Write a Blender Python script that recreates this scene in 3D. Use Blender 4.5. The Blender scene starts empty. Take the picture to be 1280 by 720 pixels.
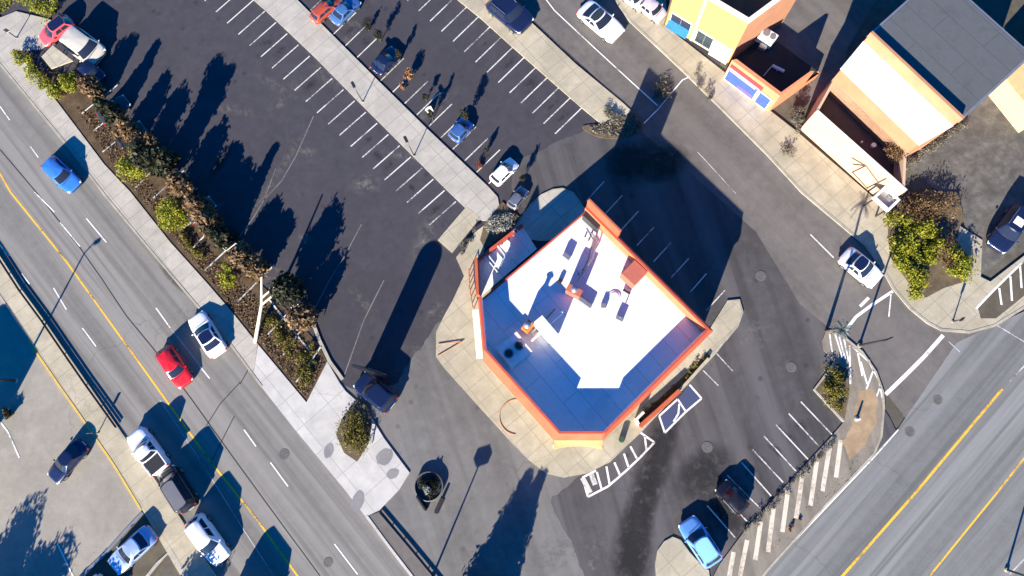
import bpy, bmesh, math, random
from mathutils import Vector, Matrix
random.seed(7)
R = math.radians
sc = bpy.context.scene
COL = sc.collection

# ------------------------------------------------------------------ camera
F_PX, W_PX, H_PX, CAM_H = 850.0, 1280.0, 720.0, 70.0
d = Vector((45.0, -160.0, -F_PX)).normalized()          # where straight down falls in the picture
Zw = -d
Xw = (Vector((1, 0, 0)) - Zw * Zw.x).normalized()
Yw = Zw.cross(Xw)
M3 = Matrix((Xw, Yw, Zw))
CAM = Vector((0, 0, CAM_H))
cam_d = bpy.data.cameras.new('camera'); cam = bpy.data.objects.new('camera', cam_d); COL.objects.link(cam)
cam_d.sensor_width = 36.0; cam_d.lens = F_PX / W_PX * 36.0
cam_d.clip_start = 0.5; cam_d.clip_end = 4000
cam.matrix_world = Matrix.Translation(CAM) @ M3.to_4x4()
sc.camera = cam

def U(px, py, z=0.0):
    """world point at height z that the photograph shows at pixel (px, py)"""
    w = M3 @ Vector((px - W_PX / 2, H_PX / 2 - py, -F_PX))
    t = (z - CAM_H) / w.z
    return CAM + w * t
def US(pts, z=0.0): return [U(p[0], p[1], z) for p in pts]
def V2(v): return Vector((v[0], v[1], 0))

# ------------------------------------------------------------------ light
_a, _b = U(640, 400), U(640 + 39, 400 - 92)
SH = V2(_b - _a).normalized()                            # direction shadows fall
SUN_EL = R(22)
sun_from = Vector((-SH.x * math.cos(SUN_EL), -SH.y * math.cos(SUN_EL), math.sin(SUN_EL)))
sd = bpy.data.lights.new('sun', 'SUN'); so = bpy.data.objects.new('sun', sd); COL.objects.link(so)
sd.energy = 5.0; sd.angle = R(0.5); sd.color = (1.0, 0.90, 0.75)
so.rotation_euler = (-sun_from).to_track_quat('-Z', 'Y').to_euler()
so.location = sun_from * 200
world = bpy.data.worlds.new('World'); sc.world = world; world.use_nodes = True
wn = world.node_tree; bg = wn.nodes['Background']
sky = wn.nodes.new('ShaderNodeTexSky'); sky.sky_type = 'NISHITA'; sky.sun_disc = False
sky.sun_elevation = SUN_EL; sky.sun_rotation = math.atan2(sun_from.x, sun_from.y)
sky.air_density = 1.0; sky.dust_density = 0.0; sky.ozone_density = 8.0
hs = wn.nodes.new('ShaderNodeHueSaturation'); hs.inputs['Saturation'].default_value = 1.65; hs.inputs['Hue'].default_value = .507
wn.links.new(sky.outputs[0], hs.inputs['Color']); wn.links.new(hs.outputs[0], bg.inputs['Color'])
bg.inputs['Strength'].default_value = 0.082
vs = sc.view_settings
vs.view_transform = 'Standard'; vs.look = 'None'; vs.gamma = 1; vs.use_curve_mapping = False; vs.exposure = 1.6

# ------------------------------------------------------------------ materials
class NT:
    def __init__(s, name):
        s.m = bpy.data.materials.new(name); s.m.use_nodes = True
        s.t = s.m.node_tree; s.b = s.t.nodes['Principled BSDF']
    def n(s, typ, **kw):
        x = s.t.nodes.new(typ)
        for k, v in kw.items(): setattr(x, k, v)
        return x
    def l(s, a, b): s.t.links.new(a, b)
    def pos(s, scale=(1, 1, 1), rot=0.0):
        g = s.n('ShaderNodeNewGeometry'); mp = s.n('ShaderNodeMapping')
        mp.vector_type = 'TEXTURE' if False else 'POINT'
        vr = s.n('ShaderNodeVectorRotate', rotation_type='Z_AXIS'); vr.inputs['Angle'].default_value = rot
        s.l(g.outputs['Position'], vr.inputs['Vector']); s.l(vr.outputs[0], mp.inputs['Vector'])
        mp.inputs['Scale'].default_value = scale
        return mp.outputs[0]
    def noise(s, vec, scale, detail=4, rough=.55, dist=0):
        x = s.n('ShaderNodeTexNoise'); x.inputs['Scale'].default_value = scale
        x.inputs['Detail'].default_value = detail; x.inputs['Roughness'].default_value = rough
        x.inputs['Distortion'].default_value = dist
        s.l(vec, x.inputs['Vector']); return x.outputs['Fac']
    def ramp(s, f, stops):
        x = s.n('ShaderNodeValToRGB'); e = x.color_ramp.elements
        while len(e) < len(stops): e.new(.5)
        for k, (p, c) in enumerate(stops):
            e[k].position = p
            e[k].color = (c, c, c, 1) if not hasattr(c, '__len__') else (*c, 1)
        s.l(f, x.inputs['Fac']); return x.outputs['Color']
    def mix(s, f, a, b, mode='MIX'):
        x = s.n('ShaderNodeMix', data_type='RGBA', blend_type=mode)
        for sock, v in ((x.inputs[0], f), (x.inputs[6], a), (x.inputs[7], b)):
            if hasattr(v, 'is_linked'): s.l(v, sock)
            elif hasattr(v, '__len__'): sock.default_value = (*v, 1)
            else: sock.default_value = v
        return x.outputs[2]
    def done(s, col, rough=.85, bump=None, bstr=.3, metal=0, spec=.35):
        if hasattr(col, 'is_linked'): s.l(col, s.b.inputs['Base Color'])
        else: s.b.inputs['Base Color'].default_value = (*col, 1)
        if hasattr(rough, 'is_linked'): s.l(rough, s.b.inputs['Roughness'])
        else: s.b.inputs['Roughness'].default_value = rough
        s.b.inputs['Metallic'].default_value = metal
        s.b.inputs['Specular IOR Level'].default_value = spec
        if bump is not None:
            bp = s.n('ShaderNodeBump'); bp.inputs['Strength'].default_value = bstr; bp.inputs['Distance'].default_value = .03
            s.l(bump, bp.inputs['Height']); s.l(bp.outputs[0], s.b.inputs['Normal'])
        return s.m

def ground_mat(name, base, var=.35, stain=.4, streak=None, stain_scale=.12, crack=True, grit=.25, joints=None, spots=False):
    """asphalt or concrete: broad patches, stains, grit, optional wheel streaks along an angle, cracks"""
    t = NT(name); p = t.pos()
    big = t.noise(p, stain_scale, 5, .6, .6)
    mid = t.noise(p, .9, 5, .65, .3)
    fin = t.noise(p, 9.0, 3, .7)
    dark = tuple(c * (1 - var) for c in base); lite = tuple(min(1, c * (1 + var)) for c in base)
    c = t.mix(t.ramp(mid, [(.3, 0), (.7, 1)]), dark, lite)
    c = t.mix(t.ramp(big, [(.42, 0), (.62, stain)]), c, tuple(x * .55 for x in base))
    c = t.mix(grit, c, t.ramp(fin, [(.3, .3), (.7, .7)]), 'OVERLAY')
    if streak is not None:
        ang, sc_, amt = streak
        ps = t.pos((.012, sc_, 1), ang)
        st = t.noise(ps, 1.0, 3, .5, .15)
        c = t.mix(t.ramp(st, [(.40, 0), (.60, amt)]), c, tuple(min(1, x * 1.6) for x in base))
        ps2 = t.pos((.03, sc_ * 3.1, 1), ang)
        st2 = t.noise(ps2, 1.0, 3, .6, .2)
        c = t.mix(t.ramp(st2, [(.48, 0), (.66, amt * .8)]), c, tuple(x * .55 for x in base))
    if crack:
        v = t.n('ShaderNodeTexVoronoi', feature='DISTANCE_TO_EDGE'); v.inputs['Scale'].default_value = .11
        wv = t.n('ShaderNodeVectorMath', operation='ADD')
        nz = t.n('ShaderNodeTexNoise'); nz.inputs['Scale'].default_value = .5; nz.inputs['Detail'].default_value = 6
        t.l(p, nz.inputs['Vector'])
        sv = t.n('ShaderNodeVectorMath', operation='SCALE'); sv.inputs['Scale'].default_value = 2.4
        t.l(nz.outputs['Color'], sv.inputs[0]); t.l(p, wv.inputs[0]); t.l(sv.outputs[0], wv.inputs[1])
        t.l(wv.outputs[0], v.inputs['Vector'])
        msk = t.ramp(t.noise(p, .05, 2), [(.5, 0), (.62, 1)])
        ln = t.ramp(v.outputs['Distance'], [(.002, .38), (.008, 0)])
        c = t.mix(t.mix(1.0, ln, msk, 'MULTIPLY'), c, tuple(x * .5 for x in base))
    if spots:
        vo = t.n('ShaderNodeTexVoronoi'); vo.inputs['Scale'].default_value = .55
        t.l(p, vo.inputs['Vector']); wob = t.mix(.12, vo.outputs['Distance'], mid)
        sp = t.ramp(wob, [(.10, .65), (.24, 0)]); rn = t.ramp(t.noise(p, .16, 2), [(.48, 0), (.58, 1)])
        c = t.mix(t.mix(1.0, sp, rn, 'MULTIPLY'), c, tuple(x * .4 for x in base))
        dust = t.ramp(t.noise(p, .22, 6, .7, 1.2), [(.56, 0), (.74, .3)])
        c = t.mix(dust, c, tuple(x * 1.7 + .012 for x in base))
    if joints:
        ang, lw, lh = joints
        br = t.n('ShaderNodeTexBrick'); br.inputs['Scale'].default_value = 1.0; br.offset = 0.0
        br.inputs['Brick Width'].default_value = lw; br.inputs['Row Height'].default_value = lh
        br.inputs['Mortar Size'].default_value = .045; br.inputs['Mortar Smooth'].default_value = .3
        br.inputs['Color1'].default_value = (0, 0, 0, 1); br.inputs['Color2'].default_value = (.22, .22, .22, 1); br.inputs['Mortar'].default_value = (1, 1, 1, 1)
        t.l(t.pos((1, 1, 1), ang), br.inputs['Vector'])
        c = t.mix(t.mix(1.0, br.outputs['Color'], (.62, .62, .62), 'MULTIPLY'), c, tuple(x * .5 for x in base))
    return t.done(c, .9, fin, .25)

def paint_mat(name, col, under, wear=.45):
    t = NT(name); p = t.pos(); a = t.noise(p, 3.5, 6, .75); b = t.noise(p, .35, 3)
    f = t.mix(.5, a, b)
    return t.done(t.mix(t.ramp(f, [(wear - .07, 0), (wear + .06, 1)]), under, col), .75)

def flat_mat(name, col, rough=.6, metal=0, var=.12, scale=1.5, spec=.4):
    t = NT(name); g = t.n('ShaderNodeTexCoord'); nz = t.noise(g.outputs['Object'], scale, 5, .6)
    c = t.mix(t.ramp(nz, [(.3, 0), (.7, 1)]), tuple(x * (1 - var) for x in col), tuple(min(1, x * (1 + var)) for x in col))
    return t.done(c, rough, None, 0, metal, spec)

def car_paint(name, col, metal=.25):
    t = NT(name); g = t.n('ShaderNodeTexCoord'); nz = t.noise(g.outputs['Object'], 2.2, 5, .6)
    c = t.mix(t.ramp(nz, [(.35, 0), (.75, .22)]), col, tuple(x * .7 + .03 for x in col))
    m = t.done(c, .32, None, 0, metal, .5)
    t.b.inputs['Coat Weight'].default_value = .5; t.b.inputs['Coat Roughness'].default_value = .08
    return m

def leaf_mat(name, a, b, c):
    t = NT(name); g = t.n('ShaderNodeNewGeometry')
    p = t.pos(); nz = t.noise(p, 1.1, 3)
    c1 = t.ramp(g.outputs['Random Per Island'], [(0, a), (.55, b), (1, c)])
    c2 = t.mix(t.ramp(nz, [(.38, 0), (.66, .5)]), c1, a)
    m = t.done(c2, .6, None, 0, 0, .25)
    tr = t.n('ShaderNodeBsdfTranslucent'); t.l(c2, tr.inputs['Color'])
    mx = t.n('ShaderNodeMixShader'); mx.inputs[0].default_value = .22
    out = t.t.nodes['Material Output']
    t.l(t.b.outputs[0], mx.inputs[1]); t.l(tr.outputs[0], mx.inputs[2]); t.l(mx.outputs[0], out.inputs['Surface'])
    return m

ANG_L = math.atan2(*(lambda v: (v.y, v.x))(U(513, 718) - U(213, 343)))
ANG_R = math.atan2(*(lambda v: (v.y, v.x))(U(1253, 485) - U(1053, 720)))
ANG_S = math.atan2(*(lambda v: (v.y, v.x))(U(1003, 240) - U(853, 87)))
MT = {}
MT['lot'] = ground_mat('sealed_asphalt', (.046, .0435, .053), .16, .3, None, .08, True, .25, None, True)
MT['lower'] = ground_mat('worn_asphalt', (.128, .124, .118), .16, .4, (R(70), .22, .4), .11, True, .25, None, True)
MT['rlot'] = ground_mat('stained_asphalt', (.068, .064, .066), .2, .5, (R(75), .22, .75), .13, True, .25, None, True)
MT['street'] = ground_mat('street_asphalt', (.125, .114, .104), .2, .3, (-ANG_S, .3, .3), .1)
MT['roadl'] = ground_mat('boulevard_asphalt', (.165, .158, .145), .12, .2, (-ANG_L, .42, .6), .1)
MT['roadr'] = ground_mat('highway_asphalt', (.150, .152, .148), .1, .1, (-ANG_R, .42, .75), .1)
MT['llot'] = ground_mat('bleached_asphalt', (.275, .255, .215), .12, .3, None, .13)
MT['drive'] = ground_mat('brown_driveway', (.10, .085, .06), .2, .5, None, .3)
MT['concrete'] = ground_mat('pale_concrete', (.40, .375, .325), .12, .3, None, .25, True, .2, (-ANG_L, 1.6, 5.0))
MT['tan'] = ground_mat('tan_concrete', (.42, .375, .275), .14, .4, None, .2, True, .22, (-ANG_S, 1.8, 2.2))
MT['white_conc'] = ground_mat('white_concrete', (.48, .465, .43), .1, .3, None, .3, True, .15, (-ANG_L, 3.2, 3.2))
MT['kerb'] = ground_mat('kerb_concrete', (.36, .33, .26), .2, .4, None, .6, False)
MT['ground'] = ground_mat('dry_ground', (.10, .09, .07), .3, .5, None, .05, False)
MT['mulch'] = ground_mat('brown_mulch', (.085, .055, .03), .5, .5, None, .5, False, .6)
MT['soil'] = ground_mat('planting_soil', (.12, .09, .055), .4, .5, None, .5, False, .5)
MT['stall'] = paint_mat('worn_stall_paint', (.60, .59, .55), (.08, .075, .08), .46)
MT['white'] = paint_mat('white_road_paint', (.75, .74, .70), (.10, .095, .09), .42)
MT['whiteold'] = paint_mat('worn_white_paint', (.52, .50, .46), (.09, .085, .08), .47)
MT['yellow'] = paint_mat('yellow_road_paint', (.72, .42, .045), (.12, .10, .06), .43)
MT['yellowk'] = paint_mat('yellow_kerb_paint', (.62, .40, .06), (.33, .27, .17), .47)
MT['bluepaint'] = paint_mat('blue_bay_paint', (.045, .06, .13), (.05, .05, .06), .42)
MT['oldseam'] = paint_mat('pale_seam', (.16, .15, .145), (.06, .056, .06), .47)
MT['stain'] = ground_mat('oil_stain', (.21, .205, .205), .1, .2, None, .5, False)  # grey of the oval shadows painted on the apron
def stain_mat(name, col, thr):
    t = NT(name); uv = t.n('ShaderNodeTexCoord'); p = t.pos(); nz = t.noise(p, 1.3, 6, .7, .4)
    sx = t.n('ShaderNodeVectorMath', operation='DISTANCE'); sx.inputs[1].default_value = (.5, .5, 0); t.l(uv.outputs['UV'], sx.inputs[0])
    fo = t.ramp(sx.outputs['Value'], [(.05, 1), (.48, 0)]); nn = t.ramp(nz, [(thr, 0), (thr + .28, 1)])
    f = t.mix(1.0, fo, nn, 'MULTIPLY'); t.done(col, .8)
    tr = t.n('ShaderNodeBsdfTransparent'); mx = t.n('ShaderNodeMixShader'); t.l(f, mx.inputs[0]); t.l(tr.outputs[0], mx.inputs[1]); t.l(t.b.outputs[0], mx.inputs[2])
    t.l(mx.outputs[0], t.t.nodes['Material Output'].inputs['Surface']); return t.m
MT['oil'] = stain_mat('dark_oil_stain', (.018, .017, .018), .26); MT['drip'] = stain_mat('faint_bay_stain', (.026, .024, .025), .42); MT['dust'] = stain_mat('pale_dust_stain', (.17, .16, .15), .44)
MT['tar'] = flat_mat('tar_seam', (.03, .029, .028), .7)  # dark colour shared by the tar seam and the painted shadow lines
MT['band'] = flat_mat('orange_stucco', (.42, .092, .04), .8, 0, .2, .6)
MT['bandin'] = flat_mat('orange_inner_stucco', (.52, .16, .07), .85, 0, .15, .7)
MT['redtrim'] = flat_mat('red_trim', (.42, .07, .04), .6)
def roof_mat(name, base, rz, lw, lh, dirt, var):
    t = NT(name); g = t.n('ShaderNodeTexCoord'); p = t.pos((1, 1, 1), rz)
    br = t.n('ShaderNodeTexBrick'); br.offset = .37; br.inputs['Scale'].default_value = 1.0
    br.inputs['Brick Width'].default_value = lw; br.inputs['Row Height'].default_value = lh; br.inputs['Mortar Size'].default_value = .03
    br.inputs['Color1'].default_value = (1, 1, 1, 1); br.inputs['Color2'].default_value = (1 - var,) * 3 + (1,); br.inputs['Mortar'].default_value = (.62, .62, .62, 1)
    t.l(p, br.inputs['Vector']); n1 = t.noise(p, .28, 6, .65, .8); n2 = t.noise(p, 2.2, 4, .6)
    c = t.mix(1.0, base, br.outputs['Color'], 'MULTIPLY')
    c = t.mix(t.ramp(n1, [(.52, 0), (.72, dirt)]), c, tuple(x * .5 for x in base)); c = t.mix(t.ramp(n2, [(.45, 0), (.8, dirt * .5)]), c, tuple(x * .55 for x in base))
    return t.done(c, .7, n2, .1)
MT['deck'] = roof_mat('white_roof_membrane', (.76, .76, .75), -ANG_S, 9.0, 1.9, .38, .07)
MT['patio'] = ground_mat('patio_concrete', (.36, .36, .38), .1, .2, None, .3, True, .15, (-ANG_S, 1.5, 1.5))
MT['tanwall'] = flat_mat('tan_stucco', (.50, .40, .24), .9)
MT['yellowwall'] = flat_mat('yellow_stucco', (.43, .26, .10), .9, 0, .07, .35)
MT['orangewall'] = flat_mat('burnt_orange_stucco', (.41, .195, .105), .9, 0, .13, .5)
MT['peach'] = flat_mat('peach_stucco', (.52, .36, .24), .9, 0, .08, .5)
MT['cream'] = flat_mat('cream_trim', (.78, .72, .60), .7)
MT['greyroof'] = roof_mat('grey_gravel_roof', (.095, .101, .107), -ANG_S, 12.0, 2.2, .5, .06)
MT['darkroof'] = flat_mat('dark_tar_roof', (.030, .026, .026), .95, 0, .2, 1)
MT['brownroof'] = flat_mat('brown_tar_roof', (.085, .06, .05), .95, 0, .15, 1)
MT['whitemetal'] = flat_mat('white_metal', (.74, .73, .70), .4, .1)
MT['greymetal'] = flat_mat('grey_metal', (.32, .33, .34), .4, .6)
MT['darkmetal'] = flat_mat('dark_metal', (.045, .045, .05), .45, .5)
MT['brownmetal'] = flat_mat('brown_metal', (.16, .10, .06), .5, .3)
MT['redmetal'] = flat_mat('red_oxide_metal', (.40, .11, .07), .7, .0)
MT['orange'] = flat_mat('orange_paint', (.75, .19, .02), .5)
MT['blue'] = flat_mat('cobalt_sign', (.045, .09, .62), .4)
MT['violet'] = flat_mat('violet_sign', (.14, .09, .60), .4)
MT['signred'] = flat_mat('red_sign', (.58, .045, .06), .4)
MT['awning'] = flat_mat('blue_awning', (.04, .28, .62), .6)
MT['bark'] = flat_mat('brown_bark', (.10, .07, .045), .9, 0, .35, 6)
MT['birch'] = flat_mat('bleached_wood', (.62, .55, .42), .8, 0, .25, 5)
MT['rust'] = flat_mat('terracotta', (.45, .18, .08), .8)
MT['glass'] = NT('window_glass').done((.018, .024, .04), .06, None, 0, 0, .6)
MT['shopglass'] = NT('shop_glass').done((.03, .045, .055), .12, None, 0, 0, .5)
MT['tyre'] = flat_mat('tyre_rubber', (.02, .02, .02), .8)
MT['rim'] = flat_mat('alloy_rim', (.45, .46, .48), .3, .8)
MT['lampw'] = NT('headlamp_lens').done((.75, .77, .78), .12, None, 0, 0, .5)
MT['lampr'] = NT('tail_lamp_lens').done((.45, .02, .015), .15, None, 0, 0, .5)
MT['plastic'] = flat_mat('black_plastic', (.022, .022, .024), .5)
MT['lime'] = leaf_mat('lime_leaves', (.10, .12, .008), (.25, .26, .016), (.42, .38, .04))
MT['green'] = leaf_mat('green_leaves', (.07, .09, .01), (.18, .19, .02), (.32, .29, .04))
MT['olive'] = leaf_mat('olive_leaves', (.07, .065, .01), (.18, .16, .025), (.33, .27, .06))
MT['browntwig'] = leaf_mat('brown_twigs', (.07, .042, .02), (.17, .105, .05), (.30, .20, .10))
MT['greytwig'] = leaf_mat('grey_twigs', (.06, .055, .042), (.17, .15, .115), (.32, .29, .22))
MT['pale'] = leaf_mat('silver_leaves', (.16, .16, .14), (.34, .34, .30), (.52, .52, .47))
MT['dark'] = leaf_mat('dark_leaves', (.012, .014, .008), (.028, .032, .014), (.055, .055, .024))
MT['rusty'] = leaf_mat('rust_leaves', (.12, .05, .02), (.34, .15, .06), (.58, .38, .2))
MT['redfl'] = leaf_mat('red_leaves', (.12, .03, .015), (.25, .07, .04), (.36, .12, .07))
MT['frond'] = leaf_mat('palm_fronds', (.05, .07, .05), (.16, .19, .17), (.34, .38, .38))
MT['litterm'] = leaf_mat('dry_leaf_litter', (.05, .03, .015), (.14, .085, .04), (.26, .17, .08))
_cp = {}
def CP(key, col, metal=.25):
    if key not in _cp: _cp[key] = car_paint(key + '_car_paint', col, metal)
    return _cp[key]

# ------------------------------------------------------------------ object helpers
def tag(o, label=None, cat=None, group=None, kind=None):
    if label: o['label'] = label
    if cat: o['category'] = cat
    if group: o['group'] = group
    if kind: o['kind'] = kind
    return o
def link(name, bm, mat, parent=None, loc=None, smooth=None, recalc=True):
    if recalc: bmesh.ops.recalc_face_normals(bm, faces=bm.faces)
    me = bpy.data.meshes.new(name); bm.to_mesh(me); bm.free()
    if isinstance(mat, (list, tuple)):
        for m in mat: me.materials.append(m)
    else: me.materials.append(mat)
    if smooth:
        me.polygons.foreach_set('use_smooth', [True] * len(me.polygons)); me.set_sharp_from_angle(angle=R(smooth))
    o = bpy.data.objects.new(name, me); COL.objects.link(o)
    if parent is not None: o.parent = parent
    if loc is not None: o.location = loc
    return o
def empty(name, loc, label, cat, group=None, rz=0.0):
    o = bpy.data.objects.new(name, None); COL.objects.link(o); o.location = loc; o.rotation_euler = (0, 0, rz)
    o.empty_display_size = .3
    return tag(o, label, cat, group)
def smooth_loop(pts, n=6):
    out = []; m = len(pts)
    for i in range(m):
        p0, p1, p2, p3 = (Vector((*pts[(i + k - 1) % m][:2], 0)) for k in range(4))
        for j in range(n):
            t = j / n
            out.append(.5 * ((2 * p1) + (p2 - p0) * t + (2 * p0 - 5 * p1 + 4 * p2 - p3) * t * t + (3 * p1 - p0 - 3 * p2 + p3) * t ** 3))
    return out
def add_ngon(bm, pts, z=None):
    vs_ = [bm.verts.new((p[0], p[1], p[2] if z is None else z)) for p in pts]
    f = bm.faces.new(vs_); return f
def sheet(name, px, z, mat, parent=None, smooth=False, kind='structure', rough=0):
    w = US(px, z)
    if rough:
        q = []
        for a, b in zip(w, w[1:] + w[:1]):
            k = max(1, int((b - a).length / .5)); nn = Vector((-(b - a).y, (b - a).x, 0)).normalized(); off = 0
            for i in range(k):
                off = off * .8 + random.uniform(-rough, rough); q.append(a.lerp(b, i / k) + nn * (off if i else 0))
        w = q
    if smooth: w = [Vector((p.x, p.y, z)) for p in smooth_loop(w)]
    bm = bmesh.new(); f = add_ngon(bm, w); f.normal_update()
    bmesh.ops.triangulate(bm, faces=[f])
    for f in bm.faces:
        f.normal_update()
        if f.normal.z < 0: f.normal_flip()
    o = link(name, bm, mat, parent, recalc=False)
    if kind: o['kind'] = kind
    return o
def prism_bm(bm, pts, z0, z1, bevel=0):
    n = len(pts)
    a = [bm.verts.new((p[0], p[1], z0)) for p in pts]; b = [bm.verts.new((p[0], p[1], z1)) for p in pts]
    fs = [bm.faces.new(a), bm.faces.new(b)]
    for i in range(n): bm.faces.new((a[i], a[(i + 1) % n], b[(i + 1) % n], b[i]))
    if bevel:
        es = [e for e in bm.edges if e.verts[0] in b and e.verts[1] in b]
        bmesh.ops.bevel(bm, geom=es, offset=bevel, segments=2, affect='EDGES', profile=.5)
    return fs
def slab(name, px, z1, mat, z0=-.02, smooth=False, parent=None, kind='structure', kerb=.16):
    """raised pavement with a kerb ring round it"""
    w = US(px, z1)
    if smooth: w = [Vector((p.x, p.y, z1)) for p in smooth_loop(w)]
    bm = bmesh.new(); prism_bm(bm, w, z0, z1); bm.normal_update()
    bmesh.ops.triangulate(bm, faces=[f for f in bm.faces if len(f.verts) > 4])
    o = link(name, bm, mat, parent)
    if kind: o['kind'] = kind
    return o
def ribbon_bm(bm, a, b, w, z):
    a, b = V2(a), V2(b); t = (b - a).normalized(); n = Vector((-t.y, t.x, 0)) * w / 2
    vs_ = [bm.verts.new((p.x, p.y, z)) for p in (a - n, b - n, b + n, a + n)]
    bm.faces.new(vs_)
def lines(name, segs, w, z, mat, parent=None):
    """painted lines on a surface; segs are pixel pairs"""
    bm = bmesh.new()
    for s in segs:
        for i in range(len(s) - 1): ribbon_bm(bm, U(*s[i], z), U(*s[i + 1], z), w, z)
    for f in bm.faces:
        f.normal_update()
        if f.normal.z < 0: f.normal_flip()
    o = link(name, bm, mat, parent, recalc=False); o['kind'] = 'structure'; return o
def path_ribbon(bm, pts, w, z):
    """one mitred ribbon through points"""
    L, Rr = [], []
    for i, p in enumerate(pts):
        t = (V2(pts[min(i + 1, len(pts) - 1)]) - V2(pts[max(i - 1, 0)])).normalized(); n = Vector((-t.y, t.x, 0)) * w / 2
        L.append(bm.verts.new((p[0] + n.x, p[1] + n.y, z))); Rr.append(bm.verts.new((p[0] - n.x, p[1] - n.y, z)))
    for i in range(len(pts) - 1): bm.faces.new((Rr[i], Rr[i + 1], L[i + 1], L[i]))
def kerb_line(name, px, w, z0, z1, mat, kind='structure', parent=None, closed=False, sm=False):
    """a low raised strip following pixels"""
    pts = US(px, z1)
    if sm: pts = smooth_loop(pts) if closed else pts
    if closed: pts = list(pts) + [pts[0]]
    bm = bmesh.new(); rows = []
    for i, p in enumerate(pts):
        if closed: t = (V2(pts[(i + 1) % (len(pts) - 1)]) - V2(pts[(i - 1) % (len(pts) - 1)])).normalized()
        else: t = (V2(pts[min(i + 1, len(pts) - 1)]) - V2(pts[max(i - 1, 0)])).normalized()
        n = Vector((-t.y, t.x, 0)) * w / 2
        rows.append([bm.verts.new((p[0] + n.x * s, p[1] + n.y * s, z)) for s, z in ((-1, z0), (-1, z1), (1, z1), (1, z0))])
    for i in range(len(rows) - 1):
        for k in range(3): bm.faces.new((rows[i][k], rows[i][k + 1], rows[i + 1][k + 1], rows[i + 1][k]))
    if not closed: bm.faces.new(rows[0]); bm.faces.new(rows[-1])
    o = link(name, bm, mat, parent)
    if kind: o['kind'] = kind
    return o
def box_bm(bm, c, size, rz=0, bevel=0, mi=None):
    r = bmesh.ops.create_cube(bm, size=1)
    vs_ = r['verts']
    bmesh.ops.scale(bm, vec=size, verts=vs_); bmesh.ops.rotate(bm, cent=(0, 0, 0), matrix=Matrix.Rotation(rz, 3, 'Z'), verts=vs_)
    bmesh.ops.translate(bm, vec=c, verts=vs_)
    if bevel:
        es = list({e for v in vs_ for e in v.link_edges})
        bmesh.ops.bevel(bm, geom=es, offset=bevel, segments=2, affect='EDGES', profile=.5)
def tube_bm(bm, pts, radii, seg=8, cap=True):
    rings = []
    for i, p in enumerate(pts):
        p = Vector(p); a = Vector(pts[max(i - 1, 0)]); b = Vector(pts[min(i + 1, len(pts) - 1)])
        t = (b - a).normalized(); up = Vector((0, 0, 1)) if abs(t.z) < .9 else Vector((1, 0, 0))
        u = t.cross(up).normalized(); v = t.cross(u)
        r = radii[i] if hasattr(radii, '__len__') else radii
        rings.append([bm.verts.new(p + (u * math.cos(k / seg * 2 * math.pi) + v * math.sin(k / seg * 2 * math.pi)) * r) for k in range(seg)])
    for i in range(len(rings) - 1):
        for k in range(seg): bm.faces.new((rings[i][k], rings[i][(k + 1) % seg], rings[i + 1][(k + 1) % seg], rings[i + 1][k]))
    if cap: bm.faces.new(rings[0]); bm.faces.new(rings[-1])
def disc_bm(bm, c, r, h, seg=24, r2=None):
    a = [bm.verts.new((c[0] + r * math.cos(2 * math.pi * k / seg), c[1] + r * math.sin(2 * math.pi * k / seg), c[2])) for k in range(seg)]
    r2 = r if r2 is None else r2
    b = [bm.verts.new((c[0] + r2 * math.cos(2 * math.pi * k / seg), c[1] + r2 * math.sin(2 * math.pi * k / seg), c[2] + h)) for k in range(seg)]
    bm.faces.new(a); bm.faces.new(b)
    for k in range(seg): bm.faces.new((a[k], a[(k + 1) % seg], b[(k + 1) % seg], b[k]))

# ------------------------------------------------------------------ foliage
def leaf_quad(bm, p, s, nrm, asp=.55):
    u = nrm.orthogonal().normalized(); ang = random.uniform(0, 6.283)
    v = nrm.cross(u); a = u * math.cos(ang) + v * math.sin(ang); b = nrm.cross(a)
    a = a * s; b = b * s * asp
    vs_ = [bm.verts.new(p + q) for q in (-a * .5, -b * .5 + a * .05, a * .5, b * .5 + a * .05)]
    bm.faces.new(vs_)
def rnd_dir(): 
    while True:
        v = Vector((random.uniform(-1, 1), random.uniform(-1, 1), random.uniform(-1, 1)))
        if .05 < v.length < 1: return v.normalized()
def crown_bm(bm, c, rad, n, leaf, clumps=14, spread=.33, shape='ball', asp=.55, rz=0):
    """leaves gathered in uneven clumps through an ellipsoid (or cone) volume"""
    cs = []
    ca, sa = math.cos(rz), math.sin(rz)
    for _ in range(clumps):
        if shape == 'cone':
            t = random.random() ** 1.4; r = (1 - t) * random.uniform(.35, .8); an = random.uniform(0, 6.283)
            cs.append((Vector((math.cos(an) * r, math.sin(an) * r, t * 2 - 1)), 1.05 - .6 * t))
        elif shape == 'box':
            cs.append((Vector((random.uniform(-.85, .85), random.uniform(-.75, .75), random.uniform(-.8, .8))), random.uniform(.6, 1.1)))
        else:
            cs.append((rnd_dir() * random.uniform(.25, .85), random.uniform(.6, 1.15)))
    rmin = min(rad[0], rad[1])
    for i in range(n):
        q, k = cs[i % len(cs)]
        w = Vector((q.x * rad[0], q.y * rad[1], q.z * rad[2])); w = Vector((w.x * ca - w.y * sa, w.x * sa + w.y * ca, w.z))
        o = rnd_dir() * (random.random() ** .45) * spread * k * rmin * 1.6
        o.z *= min(1.0, rad[2] / rmin)
        p = Vector(c) + w + o
        if p.z < .05: p.z = .05 + random.random() * .1
        nr = (o.normalized() * .7 + rnd_dir() * .8 + Vector((0, 0, .35))).normalized()
        leaf_quad(bm, p, leaf * random.uniform(.6, 1.35), nr, asp)
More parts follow.
